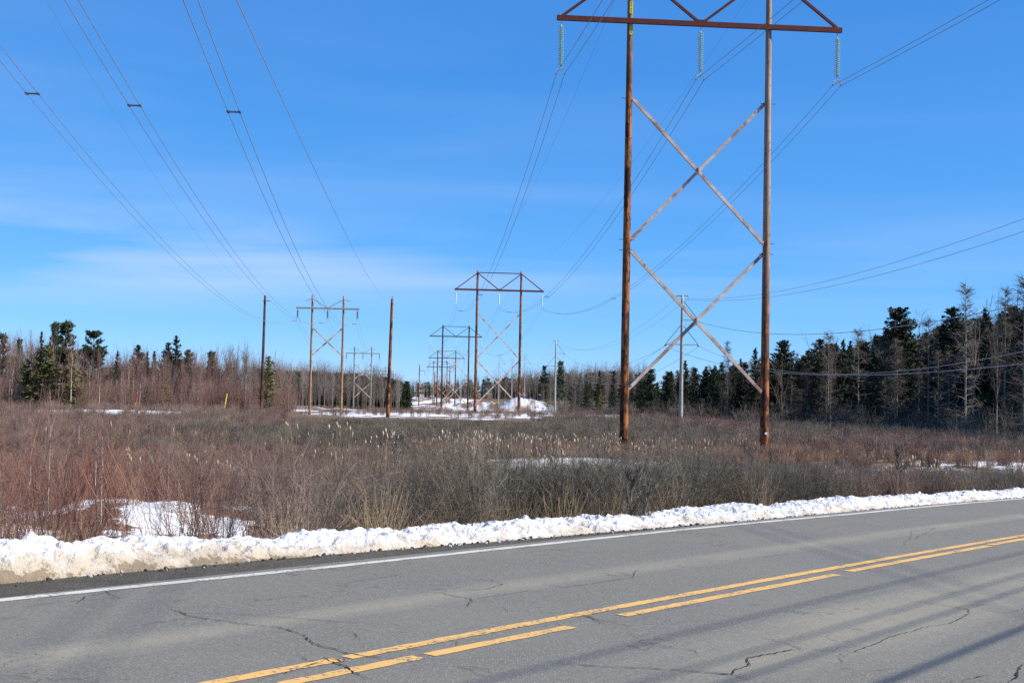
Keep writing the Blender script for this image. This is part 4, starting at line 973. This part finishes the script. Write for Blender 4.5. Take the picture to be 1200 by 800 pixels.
for i in range(3):
    a = ATT['s1', i]; near = far_end(a, .087, -.062, .000385, 161)[::-1]
    p = [near]
    for k0, k1, sg in (('s1', 's2', 5.2), ('s2', 's3', 5.2), ('s3', 's4', 5), ('s4', 's5', 5)):
        p.append(span(ATT[k0, i], ATT[k1, i], sg)[1:])
    wire_obj('twin_conductor', np.concatenate(p), .017, f'twin wire bundle hanging from the {pos[i]} insulators of the main pylon row', 'wire', .46, (150, 27, 205))
for i in range(2):
    a = ATT['s1', 's%d' % i]; near = far_end(a, .087, -.045, .00028, 161)[::-1]; p = [near]
    for k0, k1, sg in (('s1', 's2', 3.2), ('s2', 's3', 3.2), ('s3', 's4', 3), ('s4', 's5', 3)): p.append(span(ATT[k0, 's%d' % i], ATT[k1, 's%d' % i], sg)[1:])
    wire_obj('shield_wire', np.concatenate(p), .008, f'thin shield wire joining the {("left", "right")[i]} pole tops of the main pylon row', 'wire_thin')
fit = [(.0877, -.0948, .000764, (300-115,)), (.0839, -.0957, .00077, ()), (.0854, -.0986, .000722, ())]
spc = [(51.4, 183.), (52.7, 176), (49.5, 178.)]
for i in range(3):
    a = ATT['a1', i]; near = far_end(a, fit[i][0], fit[i][1], fit[i][2], 185)[::-1]; p = [near]
    for k0, k1 in (('a1', 'a2'), ('a2', 'a3'), ('a3', 'a4')): p.append(span(ATT[k0, i], ATT[k1, i], 4.2)[1:])
    wire_obj('twin_conductor', np.concatenate(p), .016, f'twin wire bundle crossing the left sky to the {pos[i]} insulator of the small H-frame', 'wire', .46, spc[i])
aL = ATT['lone dark wooden pole at the left, taller than the trees']-[0, 0, .1]; aR = ATT['lone brown wooden pole right of the small H-frames']+[0, 0, .3]
wire_obj('shield_wire', far_end(aL, .0873, -.032, .0009, 168)[::-1], .008, 'thin wire from the upper left sky to the lone dark pole', 'wire_thin')
wire_obj('shield_wire', far_end(aR, .0821, -.088, .000234, 168)[::-1], .007, 'thin wire from the top edge down to the lone brown pole', 'wire')
for key, lab, r, f in (('t1', 'upper thin wire from the near monopole to the right edge', .016, (.0721, -.084, .00064)), ('t-1', 'lower thin wire from the near monopole to the right edge', .016, (.0766, -.1018, .0007)),
                       ('c13', 'heavy wire from the top side arm of the near monopole over the woods', .026, (.0745, -.1208, .000857)), ('c16', 'wire from the lower right side arm of the near monopole', .022, (.0717, -.1448, .00115)),
                       ('c-16', 'wire from the lower left side arm of the near monopole', .022, (.0747, -.1228, .00076))):
    a = ATT['r1', key]; near = far_end(a, *f, 130)[::-1]; p = [near, span(a, ATT['r2', key], 4.1 if key[0] == 't' else 4.7)[1:], span(ATT['r2', key], ATT['r3', key], 4.4)[1:]]
    wire_obj('line_wire', np.concatenate(p), r, lab, 'wire')
for key, sg, lab in (('t1', 3.5, 'thin top wire between the two thinnest monopoles'), ('c13', 3.5, 'side arm wire between the two thinnest monopoles')):
    wire_obj('line_wire', np.concatenate([span(ATT['r3', key], ATT['r5', key], 1.2), span(ATT['r5', key], ATT['r4', key], 1.2)[1:]]), .025, lab, 'wire')

# roadside distribution line on the camera's side: its cables throw the long stripes of shadow over the near lane
def roadside(hh, l_sh, r, mat, label):
    l0 = l_sh - 1.053*hh
    s_ = np.linspace(-60, 130, 90); x_, y_ = xy(s_, l0+0*s_); sg = .0016*((s_-12)**2-400)*(.3)
    return wire_obj('roadside_cable', np.stack([x_, y_, hh+.2+sg*.25], -1), r, label, mat, group=None, cat='cable')
roadside(9.2, 4.85, .02, 'cable', 'topmost cable strung beside the road behind the viewer')
roadside(8.6, 4.12, .02, 'cable', 'second cable strung beside the road behind the viewer')
roadside(7.4, 3.75, .022, 'cable', 'third cable strung beside the road behind the viewer')
roadside(6.6, 3.02, .034, 'cable', 'thick lowest cable strung beside the road behind the viewer')
for s_ in (-38, 62):
    x_, y_ = xy(s_, -4.9); g = float(G(x_, y_)); o = empty('utility_pole', (x_, y_, g), PI/2-TH)
    tag(o, 'wooden roadside utility pole %s the viewer carrying the cables' % ('behind' if s_ < 0 else 'beyond and right of'), 'utility pole')
    MB().tubes(*ptube((0, 0, -.3), (0, 0, 11), .17, .12), 10, True).build('pole', MT['pole_dark'], o, True)
    MB().bar((0, -1.6, 8.8), (0, 1.6, 8.8), .1).build('cross_arm', MT['pole_grey'], o)

# ------------------------------------------------------------------ guy markers
def guy(px, y0, y1, Y, dx, label, top=True, wire_to=None):
    a = at(px, y1, Y); g = float(G(a[0], a[1])); b = at(px+dx, y0, Y); o = empty('guy_guard', (a[0], a[1], g)); tag(o, label, 'guy guard')
    A = np.zeros(3); B = b-np.array([a[0], a[1], g]); m = A+(B-A)*.62
    MB().tubes(np.array([[A, m]]), np.full((1, 2), .09), 8, True).build('guard_tube', MT['yellow_guard'], o)
    MB().tubes(np.array([[m, B]]), np.full((1, 2), .095), 8, True).build('guard_top', MT['red_tape' if top else 'yellow_guard'], o)
    if wire_to is not None: MB().tubes(np.array([[B, wire_to-np.array([a[0], a[1], g])]]), np.full((1, 2), .03), 4).build('guy_wire', MT['steel_grey'], o)
guy(157.5, 465, 476, 185, 3, 'leaning yellow guy marker with a red top above the left snow patch')
guy(262, 461, 476, 175, 4, 'yellow guy guard with its grey wire rising right, left of the lone pole', False, at(277, 428, 172))

# ------------------------------------------------------------------ light, sky
SUN_AZ, SUN_EL = math.radians(105), math.radians(41)
sd = bpy.data.lights.new('sun', 'SUN'); sd.energy = 5.0; sd.angle = math.radians(.53); sd.color = (1., .93, .80)
so = bpy.data.objects.new('sun', sd); C.objects.link(so)
d = Vector((math.sin(SUN_AZ)*math.cos(SUN_EL), math.cos(SUN_AZ)*math.cos(SUN_EL), math.sin(SUN_EL)))
so.rotation_euler = d.to_track_quat('Z', 'Y').to_euler(); so.location = d*100
w = bpy.data.worlds.new('World'); S.world = w; w.use_nodes = True; nt = w.node_tree
bg = nt.nodes['Background']; sky = nt.nodes.new('ShaderNodeTexSky'); sky.sky_type = 'NISHITA'; sky.sun_disc = False
sky.sun_elevation = SUN_EL; sky.sun_rotation = SUN_AZ; sky.air_density = .6; sky.dust_density = 0; sky.ozone_density = 8.0; sky.altitude = 100
sp3 = nt.nodes.new('ShaderNodeSeparateColor'); hs = nt.nodes.new('ShaderNodeCombineColor'); nt.links.new(sky.outputs[0], sp3.inputs[0])
for i, (g_, c_) in enumerate(((1.06, .60), (.68, 1.38), (.45, 2.84))):     # the camera's response to the clear winter sky
    p_ = nt.nodes.new('ShaderNodeMath'); p_.operation = 'POWER'; nt.links.new(sp3.outputs[i], p_.inputs[0]); p_.inputs[1].default_value = g_
    m_ = nt.nodes.new('ShaderNodeMath'); m_.operation = 'MULTIPLY'; nt.links.new(p_.outputs[0], m_.inputs[0]); m_.inputs[1].default_value = c_; nt.links.new(m_.outputs[0], hs.inputs[i])
# thin cirrus: stretched noise on the sky directions, only in a low band and mostly at the left
tc = nt.nodes.new('ShaderNodeTexCoord'); mp = nt.nodes.new('ShaderNodeMapping'); mp.inputs['Scale'].default_value = (1.5, 1.5, 15); mp.inputs['Rotation'].default_value = (.0, .03, 0)
nt.links.new(tc.outputs['Generated'], mp.inputs[0])
nz = nt.nodes.new('ShaderNodeTexNoise'); nz.inputs['Scale'].default_value = 1.25; nz.inputs['Detail'].default_value = 5; nz.inputs['Roughness'].default_value = .45; nz.inputs['Distortion'].default_value = .4
nt.links.new(mp.outputs[0], nz.inputs['Vector'])
rp = nt.nodes.new('ShaderNodeValToRGB'); rp.color_ramp.elements[0].position = .44; rp.color_ramp.elements[1].position = .70; nt.links.new(nz.outputs['Fac'], rp.inputs[0])
sx = nt.nodes.new('ShaderNodeSeparateXYZ'); nt.links.new(tc.outputs['Generated'], sx.inputs[0])
zr = nt.nodes.new('ShaderNodeValToRGB'); zr.color_ramp.interpolation = 'EASE'
e = zr.color_ramp.elements; e[0].position = .05; e[0].color = (0, 0, 0, 1); e[1].position = .10; e[1].color = (1, 1, 1, 1)
q = e.new(.122); q.color = (.9, .9, .9, 1); q = e.new(.148); q.color = (.2, .2, .2, 1); q = e.new(.24); q.color = (.07, .07, .07, 1); q = e.new(.4); q.color = (0, 0, 0, 1)
nt.links.new(sx.outputs[2], zr.inputs[0])
xr = nt.nodes.new('ShaderNodeMapRange'); xr.inputs[1].default_value = .25; xr.inputs[2].default_value = -.35; xr.inputs[3].default_value = .25; xr.inputs[4].default_value = 1.; nt.links.new(sx.outputs[0], xr.inputs[0])
def mul(a, b):
    m = nt.nodes.new('ShaderNodeMath'); m.operation = 'MULTIPLY'
    for i, v_ in enumerate((a, b)):
        if isinstance(v_, float): m.inputs[i].default_value = v_
        else: nt.links.new(v_, m.inputs[i])
    return m.outputs[0]
f = mul(mul(mul(rp.outputs[0], zr.outputs[0]), xr.outputs[0]), .95)
mx = nt.nodes.new('ShaderNodeMix'); mx.data_type = 'RGBA'; nt.links.new(f, mx.inputs[0]); nt.links.new(hs.outputs[0], mx.inputs[6]); mx.inputs[7].default_value = (4.6, 5.2, 6.7, 1)
nt.links.new(mx.outputs[2], bg.inputs['Color']); bg.inputs['Strength'].default_value = .106

S.view_settings.view_transform = 'Standard'; S.view_settings.look = 'None'; S.view_settings.gamma = 1; S.view_settings.exposure = .6
S.render.engine = 'CYCLES'; S.cycles.use_denoising = False; S.cycles.max_bounces = 5; S.cycles.transparent_max_bounces = 6
S.render.resolution_x = 1024; S.render.resolution_y = 682
